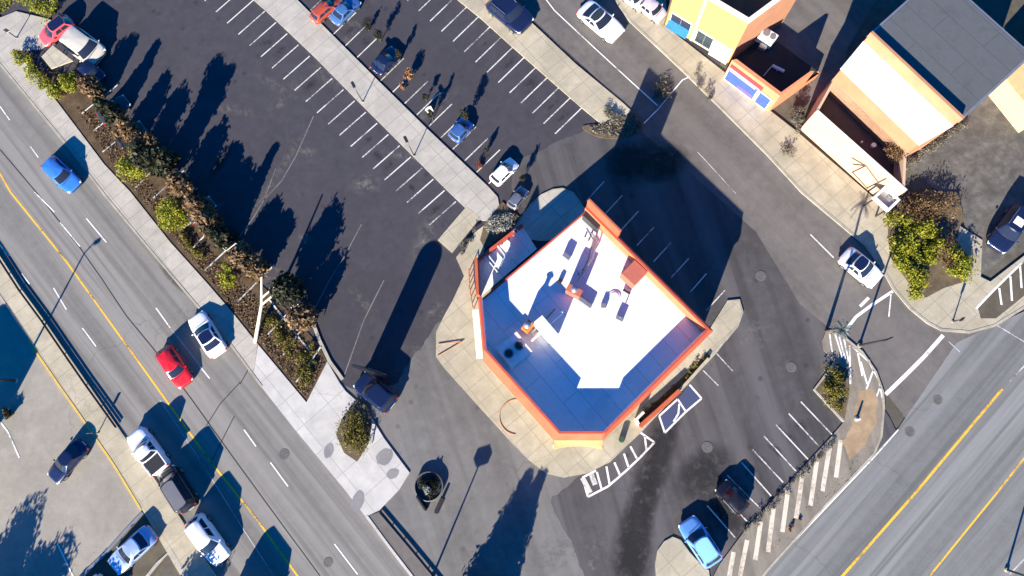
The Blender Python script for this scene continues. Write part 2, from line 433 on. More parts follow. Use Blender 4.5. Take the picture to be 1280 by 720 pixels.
def twig_bm(bm, base, h, n, r=.03, lean=Vector((0, 0, 0)), spread=.8):
    """trunk with upward limbs"""
    top = Vector(base) + Vector((0, 0, h)) + lean
    tube_bm(bm, [base, Vector(base).lerp(top, .5) + Vector((random.uniform(-.05, .05), random.uniform(-.05, .05), 0)), top], [r * 1.6, r * 1.1, r * .5], 6)
    for k in range(n):
        t = random.uniform(.25, .9); p = Vector(base).lerp(top, t); an = random.uniform(0, 6.283); l = h * random.uniform(.25, .5) * (1.1 - t * .5)
        q = p + Vector((math.cos(an) * l * spread, math.sin(an) * l * spread, l * .75))
        mid = p.lerp(q, .5) + Vector((0, 0, -.06 * l))
        tube_bm(bm, [p, mid, q], [r * .6, r * .42, r * .2], 4)
def tree(name, px, z_c, rad, label, cat, mat, group=None, n=1500, leaf=.22, clumps=16, shape='ball', asp=.55, bark='bark', at_ground=False, spread=.33, limbs=7, trunk_r=.07, lean=(0, 0)):
    """tree or shrub whose crown centre shows at px when z_c up, standing on the ground below"""
    g = U(*px, 0) if at_ground else U(*px, z_c)
    g = Vector((g.x, g.y, 0.0))
    root = empty(name, g, label, cat, group)
    bm = bmesh.new(); twig_bm(bm, (0, 0, 0), z_c + rad[2] * .35, limbs, trunk_r, Vector((lean[0], lean[1], 0)))
    link('trunk', bm, MT[bark], root)
    bm = bmesh.new(); crown_bm(bm, (lean[0], lean[1], z_c), rad, n, leaf, clumps, spread, shape, asp)
    link('crown', bm, mat, root, recalc=False)
    return root
def hedge(name, px_path, width, h, label, cat, mat, group=None, dens=330, leaf=.17, base=.12, asp=.6, stems=True):
    """continuous uneven shrub along a pixel path"""
    pts = US(px_path, h * .6); c0 = sum((V2(p) for p in pts), Vector()) / len(pts)
    root = empty(name, (c0.x, c0.y, 0), label, cat, group)
    bm = bmesh.new(); bs = bmesh.new()
    for a, b in zip(pts, pts[1:]):
        a, b = V2(a) - c0, V2(b) - c0; L = (b - a).length; k = max(1, int(L / .45))
        for i in range(k):
            t = (i + random.random()) / k; p = a.lerp(b, t); s = random.uniform(.65, 1.15)
            tn = (b - a).normalized(); nn = Vector((-tn.y, tn.x, 0)); p = p + nn * random.uniform(-.3, .3) * width
            crown_bm(bm, (p.x, p.y, base + h * .5 * s), (width * .42 * s, width * .42 * s, h * .5 * s), int(dens * .5), leaf, 5, .5, 'ball', asp)
            if i % 2 == 0: tube_bm(bs, [(p.x, p.y, 0), (p.x + random.uniform(-.1, .1), p.y + random.uniform(-.1, .1), h * .7)], [.03, .012], 5)
    link('foliage', bm, mat, root, recalc=False)
    link('stems', bs, MT['bark'], root)
    return root

def stains(name, items, z, mat):
    """soft edged marks soaked into the asphalt: (pixel, length m, width m, angle)"""
    bm = bmesh.new(); uvl = bm.loops.layers.uv.new('UVMap')
    for i, (px, ln, wd, an) in enumerate(items):
        c = U(*px, z); a = Vector((math.cos(an), math.sin(an), 0)) * ln / 2; b = Vector((-math.sin(an), math.cos(an), 0)) * wd / 2; zz = z + (i % 5) * .0006
        f = bm.faces.new([bm.verts.new((q.x, q.y, zz)) for q in (c - a - b, c + a - b, c + a + b, c - a + b)])
        for l, u in zip(f.loops, ((0, 0), (1, 0), (1, 1), (0, 1))): l[uvl].uv = u
    o = link(name, bm, mat, recalc=False); o['kind'] = 'structure'; return o
# ------------------------------------------------------------------ the setting
bm = bmesh.new()
for v in ((-700, -700), (700, -700), (700, 700), (-700, 700)): bm.verts.new((v[0], v[1], -.06))
bm.verts.ensure_lookup_table(); bm.faces.new(bm.verts)
tag(link('ground', bm, MT['ground'], recalc=False), kind='structure')
lot = sheet('parking_lot', [(-60, -160), (900, -160), (900, 300), (760, 480), (620, 640), (430, 520), (300, 420), (90, 160), (-60, 10)], 0.0, MT['lot'])
lower = sheet('forecourt', [(405, 452), (440, 486), (498, 478), (520, 440), (545, 405), (640, 340), (800, 330), (905, 420), (830, 560), (790, 800), (560, 800), (430, 640), (400, 560)], 0.004, MT['lower'], rough=.14)
rlot = sheet('side_lot', [(690, 620), (770, 560), (880, 430), (730, 255), (640, 262), (640, 200), (760, 145), (800, 130), (1000, 240), (1060, 420), (1130, 560), (960, 760), (760, 800)], 0.008, MT['rlot'], rough=.16)
street = sheet('side_street', [(560, -120), (575, -60), (778, 128), (802, 165), (862, 215), (945, 290), (1000, 380), (1040, 413), (1080, 440), (1107, 490), (1160, 560), (1300, 420), (1230, 400), (1160, 403), (1117, 360), (1083, 307), (1003, 240), (960, 193), (853, 87), (770, 0), (650, -120)], 0.012, MT['street'])
roadl = sheet('boulevard', [(-420, -430), (-120, -70), (0, 80), (80, 177), (130, 243), (213, 343), (290, 433), (327, 483), (368, 535), (430, 610), (457, 645), (513, 718), (600, 835), (900, 1250), (660, 1280), (360, 860), (200, 640), (150, 560), (110, 485), (55, 405), (-10, 305), (-120, 150), (-420, -230)], 0.016, MT['roadl'])
roadr = sheet('highway', [(560, 1200), (860, 840), (960, 712), (1093, 567), (1123, 535), (1196, 428), (1300, 380), (1420, 240), (1760, -160), (1900, -60), (1500, 420), (1380, 620), (1200, 860), (920, 1210)], 0.020, MT['roadr'])
llot = sheet('corner_lot', [(-160, 250), (-20, 330), (38, 428), (75, 485), (110, 535), (140, 580), (178, 640), (100, 722), (60, 800), (-160, 800)], 0.004, MT['llot'])
sheet('driveway', [(178, 640), (213, 686), (150, 790), (40, 790), (100, 722)], 0.008, MT['drive'])
sheet('rear_driveway', [(1128, 205), (1200, 150), (1250, 100), (1400, 60), (1400, 260), (1285, 300), (1224, 345), (1200, 260)], 0.004, ground_mat('mottled_driveway', (.11, .105, .095), .45, .6, None, .35, True, .5))
sheet('alley', [(900, -140), (1180, -140), (1060, 60), (1050, 110), (1010, 130), (960, 90)], 0.004, MT['street'])

# pavements
pv = slab('boulevard_sidewalk', [(-110, -60), (0, 80), (80, 177), (130, 243), (213, 343), (290, 433), (317, 467), (322, 430), (290, 390), (258, 353), (213, 303), (163, 240), (130, 205), (75, 132), (44, 92), (17, 62), (50, 62), (78, 40), (62, 24), (20, 14), (0, 22), (-110, -160)], .13, MT['concrete'])
slab('driveway_apron', [(317, 467.5), (327, 484), (368, 536), (430, 611), (457, 646), (474, 638), (499, 612), (512, 591), (500, 575), (480, 548), (458, 512), (432, 489), (424, 478), (409, 452), (383, 503), (322.5, 430.5)], .125, MT['white_conc'])
kerb_line('kerb', [(-110, -60), (0, 80), (80, 177), (130, 243), (213, 343), (290, 433), (327, 483)], .22, -.02, .155, MT['kerb'])
kerb_line('kerb', [(388, 395), (399, 425), (412, 452), (428, 474)], .35, -.02, .15, MT['kerb'])
kerb_line('apron_kerb', [(458, 645), (486, 683), (513, 718), (560, 782)], .25, -.02, .15, MT['white_conc'])
slab('verge', [(460, 645), (474, 640), (540, 720), (580, 775), (560, 780), (513, 716)], .10, MT['street'])
slab('corner_sidewalk', [(-160, 140), (-60, 235), (0, 320), (55, 400), (110, 480), (157, 548), (192, 597), (227, 650), (262, 708), (310, 780), (270, 790), (227, 722), (178, 638), (140, 577), (75, 482), (38, 428), (0, 368), (-60, 290), (-160, 210)], .13, MT['tan'])
kerb_line('yellow_kerb', [(36, 427), (75, 484), (108, 531), (142, 581), (176, 637)], .2, -.02, .16, MT['yellowk'])
kerb_line('kerb', [(-20, 340), (15, 393), (36, 427)], .2, -.02, .155, MT['kerb'])
kerb_line('driveway_kerb', [(178, 641), (160, 660), (133, 690), (100, 722), (80, 745)], .3, -.02, .14, MT['greymetal'])
kerb_line('driveway_kerb', [(240, 735), (213, 688), (196, 705), (176, 730)], .3, -.02, .14, MT['concrete'])
slab('lot_median', [(280, -70), (300, -25), (317, 0), (333, 14), (392, 70), (452, 131), (518, 197), (562, 241), (583, 261), (598, 275), (610, 276), (624, 256), (622, 246), (610, 233), (533, 160), (472, 100), (414, 42), (372, 0), (310, -70)], .13, MT['concrete'])
slab('median_pad', [(583, 258), (600, 272), (565, 316), (547, 300)], .14, MT['tan'])
slab('median_band', [(520, -45), (575, 2), (600, 22), (640, 58), (683, 96), (730, 137), (752, 155), (776, 150), (789, 138), (778, 128), (720, 80), (672, 35), (634, 0), (590, -45)], .13, MT['tan'])
slab('planting_tip', [(728, 158), (752, 154), (778, 149), (790, 140), (803, 150), (800, 165), (782, 172), (758, 173), (740, 168)], .10, MT['soil'], smooth=True)
slab('restaurant_sidewalk', [(570, 322), (580, 345), (566, 375), (556, 393), (545, 415), (545, 446), (556, 461), (600, 510), (642, 556), (662, 576), (683, 592), (704, 597), (733, 592), (762, 578), (801, 541), (846, 493), (863, 476), (896, 441), (921, 408), (928, 389), (923, 374), (909, 376), (888, 410), (760, 480), (640, 420), (600, 330), (606, 310), (624, 285), (612, 276), (594, 290)], .13, MT['tan'])
slab('rounded_island', [(640, 292), (650, 276), (662, 258), (675, 245), (690, 238), (702, 236), (716, 241), (726, 254), (730, 268), (690, 300)], .13, MT['concrete'], smooth=True)
kerb_line('kerb', [(643, 286), (652, 272), (664, 256), (677, 244), (691, 237.5), (703, 236), (716, 241), (727, 256)], .22, -.02, .15, MT['kerb'])
kerb_line('island_kerb', [(889, 443), (908, 424), (922, 407), (928, 390), (924, 375), (909, 377)], .22, .1, .15, MT['kerb'])
slab('shop_sidewalk', [(740, -60), (770, 0), (787, 25), (853, 87), (900, 133), (960, 193), (1003, 240), (1083, 307), (1106, 340), (1117, 360), (1138, 385), (1160, 403), (1177, 412), (1213, 415), (1243, 407), (1300, 372), (1340, 345), (1330, 300), (1285, 316), (1238, 352), (1226, 346), (1228, 300), (1180, 270), (1130, 255), (1091, 246), (997, 165), (965, 140), (908, 92), (835, 35), (828, -60)], .13, MT['tan'])
kerb_line('kerb', [(770, 0), (787, 25), (853, 87), (900, 133), (960, 193), (1003, 240), (1083, 307), (1106, 340), (1117, 360), (1138, 385), (1160, 403), (1177, 412), (1213, 415), (1243, 407), (1300, 372)], .25, -.02, .155, MT['kerb'])
sheet('ramp_stripes_base', [(1222, 384), (1242, 362), (1290, 318), (1310, 345), (1270, 378), (1245, 398), (1226, 398)], .134, MT['drive'])
slab('striped_island', [(1033, 413), (1028, 425), (1030, 438), (1044, 453), (1018, 487), (1055, 527), (1040, 545), (980, 610), (935, 658), (900, 705), (870, 760), (925, 760), (960, 712), (1030, 634), (1093, 567), (1102, 545), (1105, 510), (1104, 490), (1095, 465), (1078, 440), (1055, 421)], .12, ground_mat('striped_pavement', (.20, .175, .14), .2, .4, (R(80), .9, .35), .3))
kerb_line('kerb', [(1033, 413), (1055, 421), (1078, 440), (1095, 465), (1104, 490), (1105, 510), (1102, 545), (1093, 567), (1030, 634), (960, 712), (925, 755)], .2, -.02, .14, MT['kerb'])
kerb_line('kerb', [(1044, 453), (1018, 487), (1055, 527)], .22, -.02, .15, MT['kerb'])
sheet('brown_path', [(1073, 488), (1090, 485), (1098, 500), (1096, 530), (1084, 552), (1062, 575), (1052, 552), (1066, 530)], .126, ground_mat('clay_path', (.33, .235, .14), .2, .4, None, .4, False), rough=.12)
slab('end_island', [(823, 760), (819, 705), (822, 688), (830, 677), (841, 671), (851, 675), (862, 690), (872, 701), (886, 713), (888, 725), (880, 760)], .13, MT['tan'])

# painted markings
MT['stripe'] = paint_mat('chalky_stripe_paint', (.60, .53, .42), (.24, .20, .15), .43)
Z = .028
A = [[(345 + i * 14.05, 28 + i * 14.0), (312 + i * 14.05, 57 + i * 14.0)] for i in range(-5, 17)]
lines('stall_lines', A, .13, Z, MT['stall'])
B = [[(416 + i * 15.0, 43.5 + i * 14.3), (445 + i * 15.0, 15.5 + i * 14.3)] for i in range(-3, 14)]
lines('stall_lines', B, .12, Z, MT['stall'])
C_ = [[(599 + i * 14.2, 20 + i * 12.8), (566 + i * 14.2, 52 + i * 12.8)] for i in range(-5, 10)]
lines('stall_lines', C_, .13, Z, MT['stall'])
D_ = [[(755, 227), (732, 252)], [(778, 244), (756, 268)], [(798, 264), (776, 288)], [(817.5, 284), (796, 307)], [(839, 303), (817, 327)], [(861, 323), (839, 347)], [(883, 342), (863, 365)], [(906, 363), (883, 388)]]
lines('stall_lines', D_, .11, Z, MT['stall'])
E_ = [[(1001, 502), (1040, 543)], [(986, 517), (1024, 558)], [(970, 531), (1010, 574)], [(955, 545), (995, 589)], [(941, 562), (979, 603)], [(927, 578), (964, 620)], [(909, 594), (952, 637)], [(896, 610), (934, 652)], [(884, 632), (919, 672)]]
lines('stall_lines', E_, .13, Z, MT['stall'])
lines('stall_lines', [[(896, 442), (916, 464)], [(879, 463), (898, 482)]], .12, Z, MT['whiteold'])
G_ = [[(102, 142), (147, 106)], [(117.5, 163), (161, 128)], [(128, 190), (169, 157)], [(145, 215), (191, 169)], [(169, 235), (211, 192)], [(190, 249), (230, 213)], [(220, 258), (247, 235)], [(234, 282), (264, 256)], [(238, 313), (264, 286)], [(256, 338), (297, 299)], [(294, 327), (315, 313)], [(296, 378), (343, 331)], [(335, 418), (361, 390)], [(354, 444), (390, 393)], [(370, 478), (402, 432)], [(336, 374), (390, 443)]]
lines('stall_lines', G_, .15, .15, MT['stall'])
lines('lot_seam', [[(297, 299), (318, 270), (330, 250), (345, 210)], [(390, 393), (412, 350), (432, 318), (452, 280)], [(430, 470), (455, 400), (480, 350)], [(330, 250), (352, 226), (370, 195), (392, 145)]], .12, Z, MT['oldseam'])
lines('centre_line', [[(-420, -266), (-60, 148), (0, 217), (13, 240), (83, 327), (193, 480), (260, 573), (320, 648), (372, 720), (440, 815), (720, 1200)]], .2, Z, MT['yellow'])
lines('edge_line', [[(200, 500), (250, 575), (300, 655), (352, 735)]], .07, Z, MT['whiteold'])
lines('lane_dashes', [[(0, 133), (12, 150)], [(38, 183), (48, 197)], [(108, 273), (133, 303)], [(195, 385), (213, 410)], [(250, 458), (262, 473)], [(305, 537), (320, 558)], [(338, 578), (360, 608)], [(418, 680), (447, 718)],
     [(0, 305), (12, 320)], [(27, 342), (37, 355)], [(67, 360), (83, 387)], [(103, 410), (120, 433)], [(43, 240), (68, 265)], [(75, 278), (100, 308)]], .12, Z, MT['white'])
lines('lane_line', [[(213, 410), (250, 457)]], .07, Z, MT['whiteold'])
lines('tar_seam', [[(0, 187), (50, 246), (100, 310), (128, 350), (158, 395), (195, 440), (240, 500), (290, 570), (352, 655), (400, 720)], [(258, 532), (275, 505), (300, 478)], [(265, 575), (293, 520)], [(300, 480), (316, 452)]], .1, Z - .002, MT['tar'])  # first path is the tar seam, the short ones are painted pole shadows
lines('highway_edge_line', [[(925, 752), (955, 716), (1093, 571), (1123, 537)]], .13, Z, MT['white'])
lines('highway_centre_line', [[(700, 1145), (1000, 780), (1053, 720), (1147, 613), (1253, 486)]], .24, Z, MT['yellow'])
lines('highway_turn_line', [[(800, 1160), (1110, 780), (1162, 720), (1243, 620), (1280, 573), (1330, 510), (1650, 120)]], .17, Z, MT['yellow'])
lines('highway_dashes', [[(1262, 477), (1290, 447)], [(1247, 407), (1285, 430)], [(1262, 718), (1284, 695)]], .12, Z, MT['whiteold'])
lines('stop_bar', [[(1107, 493), (1132, 469), (1155, 446), (1179, 419)]], .38, Z, MT['white'])
lines('stop_bar', [[(1057, 413), (1070, 396), (1090, 381), (1116, 364)], [(1075, 383), (1086, 372)]], .3, Z, MT['white'])
lines('street_line', [[(660, -30), (693, 13), (740, 57), (790, 103), (822, 132)], [(822, 137), (853, 100), (862, 96)], [(822, 137), (803, 156)], [(1013, 293), (1042, 322)], [(1114, 366), (1111, 396)]], .12, Z, MT['white'])
HB = [[(728, 597), (735, 621), (760, 608), (782, 589), (800, 572), (818, 553), (801, 541)], [(728, 597), (745, 588)], [(746, 590), (752, 611)], [(758, 583), (762, 605)], [(768, 578), (775, 594)], [(780, 567), (786, 585)], [(788, 558), (796, 573)], [(806, 545), (808, 562)]]
lines('hatched_bay', HB, .2, Z, MT['white'])
lines('hatched_bay', [[(728, 597), (738, 616)], [(739, 592), (744, 606)]], .5, Z + .003, MT['whiteold'])
sheet('blue_bay', [(824, 521), (847, 499), (862, 481), (877, 498), (857, 514), (831, 541)], Z - .003, MT['bluepaint'])
lines('blue_bay_outline', [[(824, 520), (831, 541), (857, 515), (877, 498), (862, 481)], [(847, 499), (857, 514)], [(824, 520), (847, 499)], [(849, 505), (848, 517), (842, 527)]], .18, Z, MT['white'])
ST = [[(1051, 550), (1045, 597)], [(1037, 560), (1028, 614)], [(1021, 577), (1013, 632)], [(1003, 595), (995, 648)], [(985, 613), (978, 665)], [(967, 635), (960, 690)], [(951, 652), (944, 700)], [(934, 675), (925, 720)], [(917, 690), (908, 740)], [(1053, 447), (1044, 418)], [(1057, 450), (1049, 421)], [(1061, 452), (1055, 424)], [(1040, 440), (1037, 417)], [(1103, 498), (1099, 476), (1086, 452), (1066, 434)], [(1063, 480), (1062, 432)], [(1078, 470), (1072, 440)], [(1080, 495), (1092, 462), (1086, 450)], [(1092, 505), (1101, 482)], [(1084, 480), (1076, 452)]]
lines('island_stripes', ST[:9], .42, .125, MT['stripe'])
lines('island_stripes', ST[9:], .16, .125, MT['white'])
lines('ramp_stripes', [[(1220, 386), (1243, 362), (1284, 322)], [(1249, 360), (1252, 381)], [(1263, 345), (1265, 376)], [(1275, 332), (1277, 360)]], .2, .139, MT['white'])
lines('corner_bay_line', [[(0, 527), (10, 540), (24, 572)], [(72, 680), (92, 722)]], .16, Z, MT['white'])
lines('street_seam', [[(872, 190), (886, 205), (920, 242)], [(1186, 427), (1200, 440)]], .08, Z, MT['whiteold'])

# manhole covers
MT['greyiron'] = flat_mat('worn_iron', (.10, .097, .094), .75, .05, .35, 5)
for (px, py, rr, lab) in ((355, 568, .42, 'round iron manhole cover in the boulevard beside a white lane dash'), (410, 703, .34, 'small round iron cover in the boulevard near the bottom picture edge'),
                    (951, 345, .4, 'round iron cover in the dark lot right of the restaurant'), (884, 559, .4, 'round iron cover in the lot between hatched bays and stall lines'),
                    (1137, 540, .35, 'round iron cover at the highway edge near the striped island'), (1172, 500, .33, 'small iron cover in the highway below the stop bar'), (989, 459, .38, 'pale iron cover in the lot beside the striped island')):
    bm = bmesh.new(); disc_bm(bm, (0, 0, 0), rr, .012)
    o = link('manhole_cover', bm, MT['greyiron'], loc=U(px, py, .026)); tag(o, lab, 'manhole cover', 'iron manhole covers')
    bm = bmesh.new()
    bmesh.ops.create_circle(bm, segments=24, radius=rr + .12, cap_ends=False); 
    bm2 = bmesh.new(); 
    for k in range(24):
        a0, a1 = 2 * math.pi * k / 24, 2 * math.pi * (k + 1) / 24
        q = [bm2.verts.new((r_ * math.cos(a_), r_ * math.sin(a_), .014)) for r_, a_ in ((rr + .01, a0), (rr + .13, a0), (rr + .13, a1), (rr + .01, a1))]
        bm2.faces.new(q)
    bm.free(); link('collar', bm2, MT['street'], o)

# planting ground in the strip
strip = sheet('planting_strip', [(44, 93), (75, 132), (130, 205), (163, 240), (213, 303), (258, 353), (290, 390), (322, 429), (383, 502), (409, 452), (396, 428), (378, 408), (352, 380), (310, 340), (262, 285), (215, 235), (170, 180), (140, 140), (110, 118), (85, 100), (62, 84)], .06, MT['mulch'])
def litter(name, poly_px, n, mat, z, size):
    xs = [p[0] for p in poly_px]; ys = [p[1] for p in poly_px]; bm = bmesh.new(); k = 0
    def inside(x, y):
        c = False; j = len(poly_px) - 1
        for i in range(len(poly_px)):
            a, b = poly_px[i], poly_px[j]
            if (a[1] > y) != (b[1] > y) and x < (b[0] - a[0]) * (y - a[1]) / (b[1] - a[1]) + a[0]: c = not c
            j = i
        return c
    while k < n:
        x, y = random.uniform(min(xs), max(xs)), random.uniform(min(ys), max(ys))
        if inside(x, y):
            p = U(x, y, z); p.z = z + random.random() * .12
            leaf_quad(bm, p, size * random.uniform(.5, 1.4), (rnd_dir() + Vector((0, 0, 1.2))).normalized(), .6); k += 1
    return tag(link(name, bm, mat, recalc=False), kind='stuff')
litter('leaf_litter', [(95, 135), (140, 205), (258, 345), (322, 425), (382, 498), (405, 455), (380, 425), (340, 390), (290, 345), (240, 290), (190, 235), (150, 180), (120, 140)], 5200, MT['litterm'], .08, .2)
litter('dry_grass', [(735, 160), (790, 142), (801, 152), (797, 166), (770, 171), (745, 167)], 900, MT['greytwig'], .12, .3)
litter('grass', [(-60, 40), (0, 18), (14, 8), (20, -30), (-60, -30)], 2500, MT['lime'], .05, .22)
sheet('grass_bed', [(-100, 60), (-2, 20), (16, 6), (25, -60), (-100, -60)], .02, MT['soil'])
litter('fallen_leaves', [(1080, 590), (1010, 640), (965, 690), (960, 680), (1008, 628), (1070, 570)], 60, MT['litterm'], .13, .12)

for k, (px, py, rx, ry) in enumerate(((411, 563, 6, 10), (481, 571, 11, 11), (491, 592, 8, 7), (447, 627, 8, 14))):  # oval shadows painted on the apron as flat grey patches
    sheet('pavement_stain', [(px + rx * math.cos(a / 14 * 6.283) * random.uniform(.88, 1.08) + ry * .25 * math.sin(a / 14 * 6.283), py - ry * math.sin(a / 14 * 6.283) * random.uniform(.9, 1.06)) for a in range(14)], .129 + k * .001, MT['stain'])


rs = random.Random(3)
it = [((805, 203), 9.5, 6.0, .2), ((835, 205), 6, 4, .6), ((786, 200), 5, 5, 0), ((800, 640), 19, 3.6, R(78)), ((828, 560), 17, 3.0, R(74)), ((790, 700), 13, 5.0, R(82)), ((880, 590), 8, 5, R(40)), ((905, 640), 7, 4, R(130))]  # soft dark patches behind the restaurant and long dark streaks in the lot
bt = []
for i in range(17):
    if rs.random() < .6: bt.append(((333 + i * 14.05 + rs.uniform(-3, 3), 52 + i * 14 + rs.uniform(-3, 3)), rs.uniform(.8, 3.2), rs.uniform(.5, 1.8), R(42)))
    if i < 13 and rs.random() < .6: bt.append(((440 + i * 15 + rs.uniform(-4, 4), 36 + i * 14.3 + rs.uniform(-4, 4)), rs.uniform(1.4, 3.2), rs.uniform(.7, 1.5), R(42)))
    if i < 9 and rs.random() < .6: bt.append(((592 + i * 14.2, 42 + i * 12.8), rs.uniform(.8, 3.2), rs.uniform(.5, 1.8), R(42)))
    if i < 8: bt.append(((1000 - i * 15, 532 + i * 15), rs.uniform(.8, 3.2), rs.uniform(.5, 1.8), R(-45)))
for i in range(4): it.append(((rs.uniform(180, 560), rs.uniform(20, 420)), rs.uniform(2, 7), rs.uniform(.8, 2.5), R(rs.choice((-45, 60, 45)))))
stains('bay_stains', bt, .0228, MT['drip'])
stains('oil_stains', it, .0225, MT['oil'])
dz = [((rs.uniform(250, 560), rs.uniform(20, 420)), rs.uniform(3, 9), rs.uniform(1, 3), R(rs.uniform(-60, 80))) for _ in range(16)]
dz += [((332, 240), 11, 1.2, R(58)), ((365, 190), 7, 1.4, R(58)), ((700, 690), 8, 4, .4), ((640, 660), 9, 4, 1.2), ((515, 450), 6, 4, .6), ((940, 420), 9, 5, 1), ((985, 458), 3, 2, 0), ((850, 700), 5, 2, R(80)), ((740, 700), 6, 2, R(85)), ((900, 160), 8, 3, R(-50)), ((700, 60), 9, 3, R(-45)), ((420, 60), 8, 2, R(42)), ((545, 130), 8, 2.5, R(42))]
stains('dust_stains', dz, .0215, MT['dust'])
# ------------------------------------------------------------------ vehicles
def interp(tab, x):
    for (a, b), (c, d_) in zip(tab, tab[1:]):
        if x <= c: return b + (d_ - b) * (x - a) / max(1e-6, c - a)
    return tab[-1][1]
SHAPES = {   # fractions of length from the nose (+.5) to the tail (-.5)
    'sedan': dict(H=1.44, belt=.90, nose=.62, tail=.74, wb=.20, wt=.04, rt=-.21, rb=-.36, rails=0),
    'coupe': dict(H=1.30, belt=.86, nose=.58, tail=.76, wb=.16, wt=-.01, rt=-.18, rb=-.38, rails=0),
    'hatch': dict(H=1.52, belt=.95, nose=.66, tail=.86, wb=.24, wt=.09, rt=-.36, rb=-.46, rails=0),
    'suv':   dict(H=1.72, belt=1.06, nose=.80, tail=1.0, wb=.23, wt=.09, rt=-.38, rb=-.465, rails=1),
    'van':   dict(H=1.95, belt=1.12, nose=.80, tail=1.1, wb=.34, wt=.20, rt=-.44, rb=-.485, rails=0),
    'pickup': dict(H=1.82, belt=1.12, nose=.92, tail=1.1, wb=.19, wt=.07, rt=-.12, rb=-.17, rails=0),
}
def car(name, c, head, Lp, Wp, kind, paint, label, cat='car', group='cars parked in the picture', hscale=1.0, roof=None, base=.016, skyroof=False, bed=None, rack=False, glassm='glass', rails=None):
    """c pixel centre, head pixel direction of the nose, Lp / Wp length and width in pixels"""
    hv = Vector((head[0], head[1])).normalized()
    S = SHAPES[kind]; Hh = S['H'] * hscale
    zc = Hh * .55
    p0, p1 = U(c[0] - hv.x * Lp / 2, c[1] - hv.y * Lp / 2, zc), U(c[0] + hv.x * Lp / 2, c[1] + hv.y * Lp / 2, zc)
    q0, q1 = U(c[0] - hv.y * Wp / 2, c[1] + hv.x * Wp / 2, zc), U(c[0] + hv.y * Wp / 2, c[1] - hv.x * Wp / 2, zc)
    L = V2(p1 - p0).length; W = V2(q1 - q0).length
    mid = (p0 + p1) / 2; rz = math.atan2(p1.y - p0.y, p1.x - p0.x)
    root = empty(name, (mid.x, mid.y, base), label, cat, group, rz)
    k = hscale; belt = S['belt'] * k
    gl = MT[glassm]
    zt = [(-.5, S['tail'] * k * .86), (-.47, S['tail'] * k * .98), (S['rb'] - .02, belt * .985), (S['wb'], belt), (.42, S['nose'] * k * 1.1), (.48, S['nose'] * k), (.5, S['nose'] * k * .86)]
    wt = [(-.5, .70), (-.49, .80), (-.465, .90), (-.42, .965), (-.3, 1), (.28, 1), (.40, .96), (.455, .88), (.485, .76), (.5, .62)]
    xs = [-.5, -.492, -.475, -.45, -.41, -.35, -.28, -.15, 0, .12, .2, .28, .35, .41, .45, .475, .492, .5]
    bm = bmesh.new(); rows = []
    for x in xs:
        w = interp(wt, x) * W / 2; z = interp(zt, x); zb = .22 * k
        prof = [(.84, zb), (.97, zb + .12 * k), (1.0, zb + .30 * k), (.985, z * .86), (.945, z - .045), (.86, z), (.5, z + .022), (0, z + .03)]
        pts = [(x * L, s * a * w, zz) for a, zz in prof for s in (1,)]
        pts = pts + [(px_, -py_, pz_) for (px_, py_, pz_) in reversed(pts[:-1])]
        rows.append([bm.verts.new(p) for p in pts])
    for a, b in zip(rows, rows[1:]):
        for i in range(len(a) - 1): bm.faces.new((a[i], a[i + 1], b[i + 1], b[i]))
        bm.faces.new((a[-1], a[0], b[0], b[-1]))
    bm.faces.new(rows[0]); bm.faces.new(rows[-1])
    link('body', bm, paint, root, smooth=48)
    # cabin: belt outline to roof outline
    wb, wt_, rt, rb = (S[q] * L for q in ('wb', 'wt', 'rt', 'rb'))
    bw, rw = W * .455, W * .365; zb = belt - .01; zr = Hh - .05
    def ring(xf, xr, hw, z, cf=.16, bow=.05):
        ptsr = []
        ny = 6
        for i in range(ny + 1):
            y = -hw + 2 * hw * i / ny; u = abs(y) / hw
            ptsr.append((xf + bow - (bow + cf) * u ** 3, y, z))
        for i in range(1, 5): ptsr.append((xf - cf + (xr + cf * .6 - xf + cf) * i / 5, hw, z))
        for i in range(ny + 1):
            y = hw - 2 * hw * i / ny; u = abs(y) / hw
            ptsr.append((xr - bow * .6 + (bow * .6 + cf * .6) * u ** 3, y, z))
        for i in range(1, 5): ptsr.append((xr + cf * .6 + (xf - cf - xr - cf * .6) * i / 5, -hw, z))
        return ptsr
    r0 = ring(wb, rb, bw, zb); r1 = ring(wt_, rt, rw, zr)
    r2 = [(x * .97 + (wt_ + rt) / 2 * .03, y * .9, zr + .04) for x, y, z in r1]
    bm = bmesh.new(); v0, v1, v2 = ([bm.verts.new(p) for p in r] for r in (r0, r1, r2)); n = len(v0)
    for i in range(n):
        bm.faces.new((v0[i], v0[(i + 1) % n], v1[(i + 1) % n], v1[i])); bm.faces.new((v1[i], v1[(i + 1) % n], v2[(i + 1) % n], v2[i]))
    # crowned roof
    ce = bm.verts.new(((wt_ + rt) / 2, 0, zr + .065))
    for i in range(n): bm.faces.new((v2[i], v2[(i + 1) % n], ce))
    link('cabin', bm, paint, root, smooth=38)
    def panel(pname, idx, f0, f1, mat, trim=None):
        """pane set 8 mm proud between belt fraction f0 and f1 along ring indices"""
        bm = bmesh.new(); rows_ = []
        cen = Vector(((wt_ + rt) / 2, 0, zb + .1))
        for i in idx:
            i0 = int(math.floor(i)) % n; fr = i - math.floor(i); i1 = (i0 + 1) % n
            a = Vector(r0[i0]).lerp(Vector(r0[i1]), fr); b = Vector(r1[i0]).lerp(Vector(r1[i1]), fr)
            out = V2(a.lerp(b, .5) - cen).normalized() * .012 + Vector((0, 0, .008))
            rows_.append((bm.verts.new(a.lerp(b, f0) + out), bm.verts.new(a.lerp(b, f1) + out)))
        for p, q in zip(rows_, rows_[1:]): bm.faces.new((p[0], q[0], q[1], p[1]))
        return link(pname, bm, mat, root, smooth=60)
